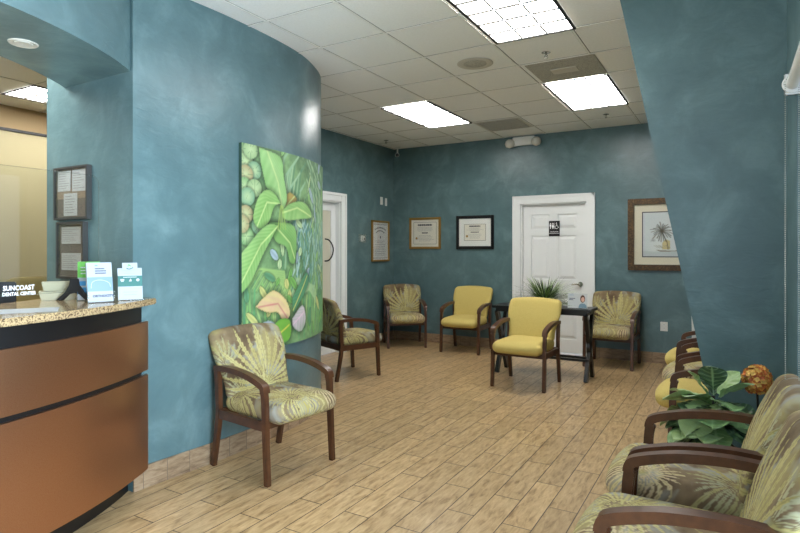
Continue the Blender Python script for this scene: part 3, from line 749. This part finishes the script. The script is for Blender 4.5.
    leaf('bud', (176, 148, 80), (150, 150, 92), [(.36, .71), (.47, .78)])
    leaf('up', (166, 204, 136), (122, 176, 100), [(.345, .70), (.30, .84), (.20, .99)])
    leaf('right', (130, 180, 100), (176, 208, 138), [(.34, .685), (.5, .72), (.70, .68)])
    leaf('left', (122, 174, 92), (176, 210, 134), [(.32, .73), (.2, .73), (.12, .61)])
    leaf('big', (120, 172, 92), (178, 210, 138), [(.30, .615), (.15, .52), (.0, .34)])
    for x in (.30, .325, .35, .375):
        C = mix(C, L3((164, 190, 96)), np.clip(1-segdist(U, V, [(x, .60), (.335+(x-.335)*.3, .72)])/.006, 0, 1))
    leaf('drk', (70, 130, 96), (100, 160, 110), [(.45, .17), (.63, .35)], vein=(206, 206, 110))
    leaf('vio', (206, 184, 196), (126, 170, 120), [(.46, .1), (.58, .15)], vein=(220, 190, 200))
    leaf('pink', (222, 186, 150), (226, 222, 140), [(.39, .14), (.30, .22), (.13, .215)], edge=(190, 170, 90), vein=(206, 120, 120), fr=12)
    leaf('lav', (184, 186, 206), (150, 176, 160), [(.14, .12), (.26, .115)])
    leaf('yel', (120, 176, 70), (104, 166, 62), [(.23, .05), (.33, .07), (.41, .10)], vein=(220, 210, 90), fr=10)
    return np.clip(C*.92, 0, 1)
pc = offset_path(catmull(CW, 60), .030)
pc = [p for p in pc if 2.868 <= p[1] <= 4.12]
S = [0]
for a, b in zip(pc, pc[1:]): S.append(S[-1]+math.hypot(b[0]-a[0], b[1]-a[1]))
S = np.array(S); PX = np.array([p[0] for p in pc]); PY = np.array([p[1] for p in pc]); TL = S[-1]
nu, nv = 190, 220
pt = thing('canvas_painting', 'tall tropical foliage painting on canvas following the curved teal wall', 'painting', (-3.0, 3.4, 1.44))
uu = np.linspace(0, 1, nu+1); vv = np.linspace(0, 1, nv+1)
U, V = np.meshgrid(uu, vv, indexing='ij'); X = np.interp(U*TL, S, PX); Y = np.interp(U*TL, S, PY)
vs = np.stack([X+3.0, Y-3.4, .69+V*1.5-1.44], -1).reshape(-1, 3)
fs = [(i*(nv+1)+j, (i+1)*(nv+1)+j, (i+1)*(nv+1)+j+1, i*(nv+1)+j+1) for i in range(nu) for j in range(nv)]
me = bpy.data.meshes.new('painted_canvas'); me.from_pydata(vs.tolist(), [], fs); me.update()
set_col(me, paint_jungle(U.ravel(), V.ravel())); mesh_obj('painted_canvas', me, M['art'], pt, smooth=60)
pi_ = [(a-.0, b) for a, b in pc]; po = offset_path(pi_, -.0285); pf = offset_path(pi_, -.0008)
sel = pf[::6]+[pf[-1]]; selo = po[::6]+[po[-1]]
MB().prism([(x+3.0, y-3.4) for x, y in sel+selo[::-1]], .69-1.44, 2.19-1.44).build('stretcher_frame', M['edge'], pt, smooth=25)

# ------------------------------------------------------------------ framed things on the walls
def framed(name, lab, cat, loc, rz, W, Hh, fw, fm, matw, inner, content, d=.025):
    t = thing(name, lab, cat, loc, rz); w2, h2 = W/2, Hh/2
    f = MB(); f.box(-w2, -w2+fw, -d, 0, -h2, h2).box(w2-fw, w2, -d, 0, -h2, h2).box(-w2+fw, w2-fw, -d, 0, -h2, -h2+fw).box(-w2+fw, w2-fw, -d, 0, h2-fw, h2)
    f.build('frame', M[fm], t, bevel=.004)
    MB().box(-w2+fw, w2-fw, -.008, 0, -h2+fw, h2-fw).build('mat_board', M[inner], t)
    content(t, w2-fw-matw, h2-fw-matw)
    MB().box(-w2+fw, w2-fw, -.016, -.015, -h2+fw, h2-fw).build('glass', M['glass'], t)
    return t
def border(t, a, b, y=-.0095, th=.004, m='ink'):
    f = MB(); f.box(-a, -a+th, y, y+.001, -b, b).box(a-th, a, y, y+.001, -b, b).box(-a, a, y, y+.001, -b, -b+th).box(-a, a, y, y+.001, b-th, b); f.build('border', M[m], t)
def cert(t, a, b):
    p_ = MB().box(-a, a, -.010, -.008, -b, b).build('certificate', M['certp'], t)
    border(p_, a*.98, b*.98, -.0115)
    squiggles(-a*.75, a*.75, b*.62, b*.84, 1, -.011, RND, .75, True).build('print', M['ink'], p_)
    squiggles(-a*.8, a*.8, b*.15, b*.55, 4, -.011, RND, .28, True).build('print', M['greyink'], p_)
    squiggles(-a*.4, a*.4, -b*.05, b*.1, 1, -.011, RND, .7, True).build('print', M['ink'], p_)
    squiggles(-a*.8, a*.8, -b*.75, -b*.15, 5, -.011, RND, .24, True).build('print', M['greyink'], p_)
    MB().prism([(-a*.72+.018*math.cos(k), -b*.45+.018*math.sin(k)) for k in np.linspace(0, 2*PI, 13)[:-1]], 0, .001, lambda x, z, d: (x, -.0105-d, z)).build('seal', M['gold'], p_)
framed('framed_certificate', 'gold-framed certificate on the back wall, left of the black-framed one', 'certificate', (-4.125, YB-.001, 1.692), 0, .55, .49, .035, 'gold', .035, 'certp', cert)
framed('framed_certificate', 'black-framed certificate with wide white mat on the back wall, nearest the white door', 'certificate', (-3.287, YB-.001, 1.692), 0, .60, .50, .045, 'black', .08, 'whitemat', cert)
def cert2(t, a, b):
    p_ = MB().box(-a, a, -.010, -.008, -b, b).build('certificate', M['whitemat'], t)
    f = MB(); f.box(-a*.9, a*.9, -.0115, -.010, b*.88, b*.90).box(-a*.9, a*.9, -.0115, -.010, -b*.92, -b*.90); f.build('border', M['ink'], p_)
    ar = MB()
    for k in range(11):
        u = -1+k/5
        for r_, zz_ in ((.66, .035), (.50, .025)): ar.box(u*a*r_-.009, u*a*r_+.006, -.0112, -.010, b*(r_+.06)-u*u*.03-zz_*.35, b*(r_+.06)-u*u*.03+zz_*.35)
    ar.build('print', M['ink'], p_)
    MB().prism([(-.012, b*.28), (.012, b*.28), (.012, b*.18), (0, b*.12), (-.012, b*.18)], 0, .001, lambda x, z, d: (x, -.0105-d, z)).build('crest', M['ink'], p_)
    squiggles(-a*.7, a*.7, -b*.8, b*.05, 9, -.011, RND, .28, True).build('print', M['greyink'], p_)
framed('framed_certificate', 'tall bronze-framed certificate on the left wall beside the room corner', 'certificate', (XL+.001, 7.39, 1.568), PI/2, .50, .63, .028, 'gold', .0, 'whitemat', cert2, .03)
# palm watercolour
def watercolour(t, a, b):
    p_ = MB().box(-a-.012, a+.012, -.0095, -.008, -b-.012, b+.012).build('inner_mat_line', M['ink'], t)
    nx, nz = 150, 110; u = np.linspace(-1, 1, nx+1); v_ = np.linspace(-1, 1, nz+1); U, V = np.meshgrid(u, v_, indexing='ij')
    C = mix(L3((206, 214, 216)), L3((228, 230, 226)), fbm(U*2+3, V*2, 5))
    x0 = -.42
    C = mix(C, L3((176, 186, 186)), np.clip((-.78-V+.1*fbm(U*3, V*3, 2))*12, 0, 1)*.5)
    C = mix(C, L3((150, 156, 156)), np.clip(1-np.hypot((U+.72)/.10, (V+.27)/.10), 0, 1)*(fbm(U*20, V*20, 1) > .4)*.9)
    C = mix(C, L3((170, 170, 160)), np.clip(1-np.hypot((U+.6)/.16, (V+.1)/.12), 0, 1)*(fbm(U*16, V*20, 4) > .5)*.8)
    C = mix(C, L3((206, 190, 130)), inpoly(U, V, [(-.46, -.68), (-.24, -.68), (-.24, -.3), (-.36, -.22), (-.46, -.38)]).astype(float)*.9)
    C = mix(C, L3((140, 130, 112)), inpoly(U, V, [(-.64, -.70), (-.2, -.74), (.1, -.70), (.1, -.76), (-.5, -.8)]).astype(float)*.8)
    tr = segdist(U, V, [(-.30, -.68), (-.33, -.35), (-.40, -.12), (-.47, .12)]); C = mix(C, L3((96, 84, 66)), np.clip(1-tr/.022, 0, 1))
    rr = random.Random(2)
    for k in range(26):
        an = 2*PI*k/26+rr.uniform(-.1, .1); r_ = rr.uniform(.30, .46); px, pz = -.47, .14
        d = segdist(U, V, [(px, pz), (px+.6*r_*math.cos(an)*.75, pz+.6*r_*math.sin(an)+.03), (px+r_*math.cos(an)*.75, pz+r_*math.sin(an)-.03)])
        C = mix(C, L3([(66, 62, 52), (112, 98, 74), (84, 86, 70)][k % 3]), np.clip(1-d/.026, 0, 1)*.9)
    for k in range(12):
        x = rr.uniform(-.8, -.3); C = mix(C, L3((150, 146, 120)), np.clip(1-segdist(U, V, [(x, -.5), (x+.1, -.62)])/.015, 0, 1)*.6)
    vs = np.stack([U*a, U*0-.0105, V*b], -1).reshape(-1, 3)
    fs = [(i*(nz+1)+j, (i+1)*(nz+1)+j, (i+1)*(nz+1)+j+1, i*(nz+1)+j+1) for i in range(nx) for j in range(nz)]
    me = bpy.data.meshes.new('watercolour'); me.from_pydata(vs.tolist(), [], fs); me.update(); set_col(me, C.reshape(-1, 3))
    mesh_obj('watercolour', me, M['art'], t)
framed('framed_picture', 'large bronze-framed palm tree watercolour with cream mat, half hidden by the slanted wall', 'picture', (-.56, YB-.001, 1.627), 0, 1.19, .915, .075, 'bronze', .105, 'cream_mat', watercolour, .04)

def plate(name, lab, cat, x, y, z, rz, W, Hh, extra=None, group=None):
    t = thing(name, lab, cat, (x, y, z), rz, group)
    MB().box(-W/2, W/2, -.008, 0, -Hh/2, Hh/2).build('cover_plate', M['plastic'], t, bevel=.002)
    if extra: extra(t)
    return t
def sock(t):
    for s in (-1, 1):
        o = MB().prism([(.017*math.cos(a), s*.021+.015*math.sin(a)) for a in np.linspace(0, 2*PI, 17)[:-1]], 0, .002, lambda x, z, d: (x, -.008-d, z)).build('socket', M['white'], t)
        MB().box(-.008, -.005, -.0105, -.0099, s*.021-.004, s*.021+.006).box(.005, .008, -.0105, -.0099, s*.021-.004, s*.021+.006).build('slot', M['black'], o)
plate('wall_outlet', 'white electrical outlet low on the back wall, right of the palm-print chair', 'outlet', -.732, YB, .468, 0, .085, .115, sock)
plate('wall_sensor', 'white sensor cover high on the left wall, the one farther from the corner', 'sensor', XL, 7.435, 2.195, PI/2, .07, .12, None, 'pair of white wall covers')
plate('wall_sensor', 'white sensor cover high on the left wall, the one nearer the corner', 'sensor', XL, 7.57, 2.185, PI/2, .055, .12, None, 'pair of white wall covers')
def thm(t):
    MB().box(-.03, .02, -.045, -.02, -.03, .03).build('thermostat_body', M['plastic'], t, bevel=.003)
    MB().box(-.012, .010, -.0465, -.045, -.022, .012).build('display', M['dkgrey'], t)
    MB().box(-.10, .10, -.06, -.008, -.055, .065).build('clear_guard', M['acrylic'], t)
plate('thermostat', 'white thermostat under a clear lock box on the left wall, beside the glazed door', 'thermostat', XL, 6.90, 1.60, PI/2, .07, .09, thm)

# ------------------------------------------------------------------ chairs
def palm(u, v, fans, seed=0):
    n1 = fbm(u*9+seed, v*9, 11+seed); n2 = fbm(u*34, v*34+seed, 21); n3 = fbm(u*14+5, v*14, 31+seed)
    C = mix(L3((92, 72, 48)), L3((156, 134, 100)), np.clip(n1*1.2+n2*.7-.45, 0, 1))
    C = mix(C, L3((164, 166, 156)), np.clip((n3-.55)*6, 0, 1)*.8)
    C = mix(C, L3((176, 164, 104)), np.clip((n1-.55)*5, 0, 1)*.6)
    for (cx, cy, dr, spread, R, n, ca, cb) in fans:
        dx, dy = u-cx, v-cy; r = np.hypot(dx, dy); th = np.arctan2(dy, dx)-dr; th = (th+PI) % (2*PI)-PI
        th = th+.5*(r/R)**2*np.sign(th)*.3
        k = th/spread*n; idx = np.floor(k); loc = np.abs(k-idx-.5)
        hs = np.sin(idx*12.9+cx*70)*43.7; hs = hs-np.floor(hs)
        Rk = R*(.78+.3*hs); w_ = .43*np.clip(r/Rk*3, 0, 1)*np.clip((1-(r/Rk)**3), 0, 1)
        ser = .5+.5*np.sin(r*190-loc*14); m = (loc < w_*(.58+.5*ser))*(r < Rk)*(np.abs(th) < spread)
        col = mix(L3(ca), L3(cb), np.clip(n2*.6+hs*.5, 0, 1)); col = mix(col, L3((128, 120, 70)), (loc < .035).astype(float)*.5)
        col = mix(col, L3((112, 98, 66)), np.clip((loc-w_*.6)*6, 0, 1)*.3)
        C = mix(C, 0, m.astype(float))+col*m.astype(float)[..., None]
        C = mix(C, L3((168, 160, 92)), np.clip(1-r/(R*.16), 0, 1)*.8)
    return C
YG, CRM, PBL = (178, 164, 96), (208, 196, 136), (160, 166, 146)
def col_back(P):
    u = P[:, 0]; v = P[:, 2]+.21
    C = palm(u, v, [(-.22, .20, 2.4, 1.9, .20, 8, PBL, YG), (.24, .22, .6, 1.5, .18, 6, PBL, CRM), (-.15, .02, 2.2, 1.9, .16, 8, YG, PBL), (.05, .06, PI/2, 1.75, .40, 8, YG, CRM), (.03, .05, PI/2, 3.1, .11, 12, YG, CRM)], 1)
    return C*.86
def col_seat(P):
    u = P[:, 0]; v = P[:, 1]
    return palm(u, v-.6*P[:, 2], [(.16, .16, .4, PI, .20, 13, PBL, YG), (-.2, .12, 2., PI, .22, 12, YG, CRM), (.19, -.18, 0, PI, .17, 14, (206, 180, 150), CRM), (-.06, -.20, -1.4, PI, .21, 18, YG, CRM)], 6)*.88

def wood_side(s):
    """leg and arm profiles (y,z) for one side; s=-1 left, +1 right"""
    x = s*.275
    return x
def outline(path, widths):
    pts = [Vector(p) for p in path]; A, B = [], []
    for i, p in enumerate(pts):
        d = (pts[min(i+1, len(pts)-1)]-pts[max(i-1, 0)]).normalized(); n = Vector((-d.y, d.x)); A.append(p+n*widths[i]/2); B.append(p-n*widths[i]/2)
    return [tuple(a) for a in A]+[tuple(b) for b in B[::-1]]
def make_chair(kind, res):
    t = thing('waiting_chair', '', 'chair')
    m = M['fabric'] if kind == 'palm' else M['yellow']
    for s in (-1, 1):
        x = s*.275; th = .017
        fn = lambda y, z, d: (x+d, y, z)
        # front leg: floor to arm
        p = catmull([(-.272, 0), (-.258, .25), (-.248, .5), (-.236, .572)], 5)
        MB().prism(outline(p, np.linspace(.036, .047, len(p))), -th, th, fn).build('leg', M['wood'], t, bevel=.004)
        p = catmull([(.285, 0), (.245, .2), (.222, .36), (.228, .5), (.236, .642)], 5)
        MB().prism(outline(p, list(np.linspace(.036, .048, len(p)))), -th, th, fn).build('leg', M['wood'], t, bevel=.004)
        p = catmull([(-.246, .558), (-.243, .580), (-.228, .600), (-.16, .624), (-.05, .648), (.10, .660), (.254, .652)], 6)
        MB().prism(outline(p, list(np.linspace(.040, .034, len(p)))), -.024, .024, fn).build('armrest', M['wood'], t, bevel=.006)
        MB().box(x-.013, x+.013, -.245, .225, .325, .385).build('side_rail', M['wood'], t, bevel=.003)
    MB().box(-.262, .262, -.225, -.200, .325, .375).build('front_rail', M['wood'], t)
    MB().box(-.262, .262, .205, .230, .325, .385).build('rear_rail', M['wood'], t)
    n = res
    def ds(P):
        Q = P.copy(); a = P[:, 0]/.255; b = P[:, 1]/.29
        topm = np.clip(P[:, 2]/.06, 0, 1)
        Q[:, 2] += topm*.018*(1-a*a)*(1-np.clip(b, -1, 1)**2)-np.clip(-b-.6, 0, 1)**2*.12*topm
        Q[:, 1] += -.028*(1-a*a)*np.clip(-b, 0, 1)
        Q[:, 0] *= 1+.03*np.clip(-b, 0, 1)
        return Q+np.array([0, -.068, .425])
    rbox('seat', .256, .285, .062, (.06, .07, .058), (n, n, max(8, n//6)), m, t, ds, col_seat if kind == 'palm' else None)
    def db(P):
        Q = P.copy(); z = P[:, 2]+.215; a = P[:, 0]/.262
        s_ = np.clip((z-.08)/.22, 0, 1); s_ = s_*s_*(3-2*s_)
        Q[:, 0] *= .985+.155*s_-.03*np.clip((z-.34)/.09, 0, 1)**2
        Q[:, 2] += .024*(1-a*a)*np.clip(P[:, 2]/.2, -.2, 1)
        Q[:, 1] += -.008*a*a + .012*(1-a*a)*np.where(P[:, 1] > 0, 1, -1)*(1-(P[:, 2]/.215)**2)
        Q[:, 1] += z*.25+.35*z*z+.163
        Q[:, 2] += .665
        return Q
    rbox('backrest', .258, .038, .215, (.036, .034, .036), (n, max(6, n//10), n), m, t, db, col_back if kind == 'palm' else None)
    return t
CH_P = make_chair('palm', 96); CH_Y = make_chair('yellow', 30)
GP, GYY = 'palm-print waiting room chairs', 'yellow waiting room chairs'
def put(o, first, x, y, deg, lab, grp):
    if first: o.location = (x, y, 0); o.rotation_euler = (0, 0, math.radians(deg)); o['label'] = lab; o['group'] = grp; return o
    return dup(o, (x, y, 0), math.radians(deg), lab, grp)
put(CH_P, True, -2.652, 2.849, 82.5, 'palm-print armchair in front of the curved wall, below the tropical painting', GP)
put(CH_P, False, -3.833, 5.298, 157.4, 'palm-print armchair seen from the side at the right end of the painting', GP)
put(CH_P, False, -4.24, 7.36, 38, 'palm-print armchair in the far left corner under the certificates', GP)
put(CH_P, False, -1.282, 7.40, -1, 'palm-print armchair on the back wall between the white door and the outlet', GP)
put(CH_P, False, -.105, 2.11, -90, 'palm-print armchair at the bottom right of the photo, nearest the camera', GP)
put(CH_P, False, -.105, 2.76, -90, 'palm-print armchair between the nearest one and the fiddle-leaf plant', GP)
put(CH_P, False, -.11, 5.15, -90, 'palm-print armchair behind the slanted wall between two yellow chairs', GP)
put(CH_Y, True, -3.255, 7.41, 3.3, 'yellow armchair against the back wall under the black-framed certificate', GYY)
put(CH_Y, False, -1.887, 5.875, -1, 'yellow armchair standing alone in front of the dark console table', GYY)
put(CH_Y, False, -.085, 4.42, -90, 'yellow armchair just behind the slanted wall, nearest the plant', GYY)
put(CH_Y, False, -.16, 5.90, -90, 'yellow armchair behind the slanted wall, farthest along the right wall', GYY)

# ------------------------------------------------------------------ console table
ct = thing('console_table', 'dark console table with crossed end legs in front of the white door', 'table', (-1.86, 6.44, 0))
MB().box(-.56, .56, -.19, .19, .755, .785).build('tabletop', M['black'], ct, bevel=.004)
MB().box(-.52, .52, -.165, .165, .715, .755).build('apron', M['black'], ct)
for s in (-1, 1):
    x = s*.505
    for q in (-1, 1):
        pth = catmull([(q*.17, 0), (q*.115, .12), (q*.02, .27), (-q*.03, .37), (q*.0-q*.0, .40), (q*.03*-1, .43), (-q*.10, .60), (-q*.165, .725)], 4)
        MB().prism(outline(pth, [.066]*len(pth)), -.019, .019, (lambda y, z, d, x=x, q=q: (x+d+q*.0, y, z))).build('leg', M['black'], ct, bevel=.003)
    MB().box(x-.018, x+.018, -.10, .10, .20, .235).build('end_stretcher', M['black'], ct)
for y in (-.085, .085):
    MB().box(-.49, .49, y-.011, y+.011, .205, .232).build('long_stretcher', M['black'], ct)
# grass plant in bowl
gp = thing('potted_grass', 'bushy green grass plant in a low bowl on the console table', 'plant', (-1.86, 6.47, .7855))
MB().lathe([(.0, 0), (.07, 0), (.12, .05), (.135, .09), (.128, .092), (.11, .06), (0, .05)], 28).build('bowl', M['blackmat'], gp, smooth=50)
MB().lathe([(0, .052), (.113, .062), (.113, .074), (0, .08)], 20).build('soil', M['soil'], gp)
rr = random.Random(7); vs = []; fs = []; cs = []
for k in range(520):
    a = rr.uniform(0, 2*PI); el = rr.uniform(-.15, 1.1); Ln = rr.uniform(.28, .39); r0 = rr.uniform(0, .09)
    b0 = Vector((r0*math.cos(a), r0*math.sin(a), .07)); d = Vector((math.cos(a)*math.cos(el), math.sin(a)*math.cos(el), math.sin(el)))
    sd = Vector((-math.sin(a), math.cos(a), 0)); wd = rr.uniform(.004, .007); n0 = len(vs); N = 6
    g_ = rr.choice([(58, 86, 34), (96, 126, 54), (130, 158, 92), (30, 50, 22), (176, 196, 146), (40, 66, 28)])
    for i in range(N+1):
        t = i/N; p = b0+d*Ln*t+Vector((0, 0, -.10*t*t*math.cos(el)*1.0)); p.y *= .55; p.z = max(p.z, .03); w_ = wd*(1-t)**.6+.0004
        vs += [tuple(p-sd*w_), tuple(p+sd*w_+Vector((0, 0, .001)))]; cs += [L3(g_)*(.8+.4*t)]*2
    fs += [(n0+2*i, n0+2*i+1, n0+2*i+3, n0+2*i+2) for i in range(N)]
me = bpy.data.meshes.new('foliage'); me.from_pydata(vs, [], fs); me.update(); set_col(me, np.array(cs)); mesh_obj('foliage', me, M['grass'], gp, smooth=80)
# photo card in acrylic holder
ph = thing('display_card', 'small white display card with a portrait photo on the console table', 'sign', (-1.47, 6.38, .7855), math.radians(5))
cdo = MB().box(-.105, .105, -.001, .002, .004, .165).build('card', M['paper'], ph); cdo.matrix_basis = Matrix.Rotation(math.radians(-8), 4, 'X')
MB().prism([(.055+.026*math.cos(t), .105+.042*math.sin(t)) for t in np.linspace(0, 2*PI, 25)[:-1]], 0, .0006, lambda x, z, d: (x, -.001-d, z)).build('hair', M['hair'], cdo)
MB().prism([(.057+.018*math.cos(t), .098+.027*math.sin(t)) for t in np.linspace(0, 2*PI, 25)[:-1]], 0, .0006, lambda x, z, d: (x, -.0017-d, z)).build('face', M['skin'], cdo)
MB().prism([(.01, .005), (.1, .005), (.095, .035), (.075, .055), (.04, .055), (.02, .04)], 0, .0006, lambda x, z, d: (x, -.0012-d, z)).build('shirt', M['blue_ink'], cdo)
squiggles(-.09, -.01, .085, .115, 2, -.0014, RND, .5).build('print', M['navy'], cdo)
squiggles(-.085, -.02, .14, .15, 1, -.0014, RND, .4).build('print', M['blue2'], cdo)
MB().box(-.11, .11, -.03, .04, 0, .003).build('holder', M['acrylic'], ph)

# ------------------------------------------------------------------ fiddle-leaf plant
def leafmesh(vs, fs, cs, base, yaw, pitch, L, W, droop, roll, tone, rr):
    N, K = 36, 14; W *= 1.15; L *= .82; n0 = len(vs)
    R = Matrix.Rotation(yaw, 3, 'Z') @ Matrix.Rotation(-pitch, 3, 'Y') @ Matrix.Rotation(roll, 3, 'X')
    for i in range(N+1):
        t = i/N; wd = W*(math.sin(PI*min(1, t**1.35*.97+.03))**.55)*(.62+.5*t)*.9
        if i == N: wd = .002
        for j in range(K+1):
            s = -1+2*j/K; x = L*t; y = wd*s
            vein = .5+.5*math.cos((t*6.0-abs(s)*.9)*2*PI)
            z = -droop*L*t*t+.16*wd*abs(s)-.0035*vein*min(1, abs(s)*3)*math.sin(PI*t)-.008*math.sin(t*9+s*4)*abs(s)
            p = Vector(base)+R @ Vector((x, y, z)); vs.append(tuple(p))
            c = L3(tone)*(.86+.14*(1-vein)); q_ = 1.0 if j == K//2 else max(0, vein-.86)/.14*.75
            c = c*(1-q_*.5)+L3((170, 200, 146))*.5*q_
            cs.append(c)
    fs += [(n0+i*(K+1)+j, n0+(i+1)*(K+1)+j, n0+(i+1)*(K+1)+j+1, n0+i*(K+1)+j+1) for i in range(N) for j in range(K)]
FP = (-.08, 3.40)
fp = thing('fiddle_leaf_plant', 'broad-leaved green plant in a black pot between the armchairs and slanted wall', 'plant', (FP[0], FP[1], 0))
MB().lathe([(.0, 0), (.11, 0), (.15, .30), (.155, .36), (.145, .36), (.135, .32), (0, .31)], 28).build('pot', M['black'], fp, smooth=50)
MB().lathe([(0, .315), (.13, .32), (.13, .335), (0, .34)], 20).build('soil', M['soil'], fp)
MB().tube([(0, 0, .33), (.01, 0, .5), (-.005, .01, .66)], .011, 8).tube([(.03, .02, .33), (.05, .03, .5), (.07, .04, .62)], .008, 8).build('stem', M['soil'], fp, smooth=50)
vs, fs, cs = [], [], []; rr = random.Random(12)
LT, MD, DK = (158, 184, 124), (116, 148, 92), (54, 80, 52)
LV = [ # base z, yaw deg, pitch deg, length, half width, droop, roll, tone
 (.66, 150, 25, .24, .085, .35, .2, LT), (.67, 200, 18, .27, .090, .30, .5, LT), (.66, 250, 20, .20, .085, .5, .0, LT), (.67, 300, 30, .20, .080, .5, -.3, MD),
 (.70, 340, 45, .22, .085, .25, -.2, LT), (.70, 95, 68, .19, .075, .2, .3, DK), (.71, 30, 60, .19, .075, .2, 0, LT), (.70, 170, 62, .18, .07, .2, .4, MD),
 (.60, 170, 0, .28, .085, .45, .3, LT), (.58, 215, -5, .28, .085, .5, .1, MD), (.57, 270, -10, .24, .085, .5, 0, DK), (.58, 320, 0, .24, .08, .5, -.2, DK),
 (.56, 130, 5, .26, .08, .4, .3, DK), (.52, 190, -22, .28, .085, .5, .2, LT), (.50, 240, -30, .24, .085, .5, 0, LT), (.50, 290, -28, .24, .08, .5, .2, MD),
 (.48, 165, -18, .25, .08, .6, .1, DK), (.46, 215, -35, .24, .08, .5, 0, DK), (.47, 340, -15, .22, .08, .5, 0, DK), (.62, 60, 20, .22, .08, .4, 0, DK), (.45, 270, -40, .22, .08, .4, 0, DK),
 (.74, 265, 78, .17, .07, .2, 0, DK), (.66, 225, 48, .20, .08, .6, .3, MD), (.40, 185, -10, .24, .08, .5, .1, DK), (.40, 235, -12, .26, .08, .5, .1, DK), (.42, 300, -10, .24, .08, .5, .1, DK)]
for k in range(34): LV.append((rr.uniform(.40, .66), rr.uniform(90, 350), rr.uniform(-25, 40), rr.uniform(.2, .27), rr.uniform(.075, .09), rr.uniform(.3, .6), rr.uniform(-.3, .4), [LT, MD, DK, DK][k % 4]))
for z, yw, pi2, L, W, dr, ro, tn in LV:
    z -= .04
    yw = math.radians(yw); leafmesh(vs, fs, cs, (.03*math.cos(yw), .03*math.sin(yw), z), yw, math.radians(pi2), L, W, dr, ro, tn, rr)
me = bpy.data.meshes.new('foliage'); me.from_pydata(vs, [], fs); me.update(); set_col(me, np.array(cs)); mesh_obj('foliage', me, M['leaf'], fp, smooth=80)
# orange hydrangea stem in a vase
fl = thing('flower_stem', 'orange hydrangea bloom on a stem beside the broad-leaved plant', 'flower', (.125, 3.53, 0))
MB().lathe([(0, 0), (.05, 0), (.065, .12), (.04, .26), (.045, .30), (.038, .30), (.03, .26), (0, .2)], 20).build('vase', M['black'], fl, smooth=50)
MB().tube([(0, 0, .2), (.0, 0, .5), (-.01, -.01, .73)], .006, 8).build('stem', M['leaf'], fl)
vs, fs, cs = [], [], []; rr = random.Random(9)
for k in range(380):
    a = rr.uniform(0, 2*PI); e_ = math.asin(rr.uniform(-.85, 1)); R_ = .062*rr.uniform(.85, 1.12)
    n_ = Vector((math.cos(a)*math.cos(e_), math.sin(a)*math.cos(e_), math.sin(e_))); c_ = Vector((-.01, -.01, .745))+Vector((n_.x*R_, n_.y*R_, n_.z*R_*1.15))
    x_ = n_.orthogonal().normalized(); y_ = n_.cross(x_); rot = rr.uniform(0, PI/2); tn = L3(rr.choice([(226, 150, 60), (206, 110, 46), (232, 180, 90), (186, 92, 44), (214, 170, 80)]))
    for q in range(4):
        an = rot+q*PI/2; d = x_*math.cos(an)+y_*math.sin(an); e2 = n_.cross(d); s = .013; n0 = len(vs)
        vs += [tuple(c_), tuple(c_+d*s*.6+e2*s*.55+n_*.003), tuple(c_+d*s*1.2+n_*.006), tuple(c_+d*s*.6-e2*s*.55+n_*.003)]; fs.append((n0, n0+1, n0+2, n0+3)); cs += [tn*.7, tn, tn*1.1, tn]
me = bpy.data.meshes.new('petals'); me.from_pydata(vs, [], fs); me.update(); set_col(me, np.clip(np.array(cs), 0, 1)); mesh_obj('petals', me, M['orange'], fl, smooth=60)

# corner side table with leaflet
sd = thing('side_table', 'low dark side table at the far end of the right-hand chair row', 'table', (-.12, 6.62, 0))
MB().box(-.24, .24, -.26, .26, .49, .52).build('tabletop', M['wood'], sd, bevel=.004)
for a in (-1, 1):
    for b in (-1, 1): MB().box(a*.2-.02, a*.2+.02, b*.22-.02, b*.22+.02, 0, .49).build('leg', M['wood'], sd)
lf = thing('leaflet_holder', 'white leaflet standing on the side table, just visible past the slanted wall', 'leaflet', (-.24, 6.50, .521), math.radians(10))
MB().box(-.11, .11, 0, .004, 0, .27).build('leaflet', M['paper'], lf).rotation_euler = (math.radians(-8), 0, 0)
MB().box(-.115, .115, -.02, .05, 0, .003).build('base', M['acrylic'], lf)

# roller shade on the right wall
rs = thing('roller_shade', 'white roller shade tube with bead chain at the right edge of the photo', 'shade', (.215, 2.78, 2.105))
MB().tube([(0, -4.3, 0), (0, 0, 0)], .024, 20).build('tube', M['plastic'], rs, smooth=50)
MB().lathe([(0, -.004), (.036, -.004), (.038, 0), (.036, .004), (0, .004)], 24).build('end_bracket', M['plastic'], rs, smooth=40).matrix_basis = Matrix.Translation((0, .006, 0)) @ Matrix.Rotation(PI/2, 4, 'X')
MB().box(-.03, .054, .008, .014, -.045, .045).build('bracket_plate', M['plastic'], rs, bevel=.003)
ch = MB()
pts = [(-.026, .002, z) for z in np.arange(0, -1.20, -.0085)]+[(.02, .002, z) for z in np.arange(-1.20, 0, .0085)]+[(-.003+.026*math.cos(t), .002, .0+.028*math.sin(t)) for t in np.linspace(0, PI, 9)]
for x, y, z in pts:
    r = .0028; ch.add([(x-r, y, z), (x+r, y, z), (x, y-r, z), (x, y+r, z), (x, y, z-r), (x, y, z+r)], [(0, 2, 5), (2, 1, 5), (1, 3, 5), (3, 0, 5), (2, 0, 4), (1, 2, 4), (3, 1, 4), (0, 3, 4)])
ch.build('bead_chain', M['bead'], rs)
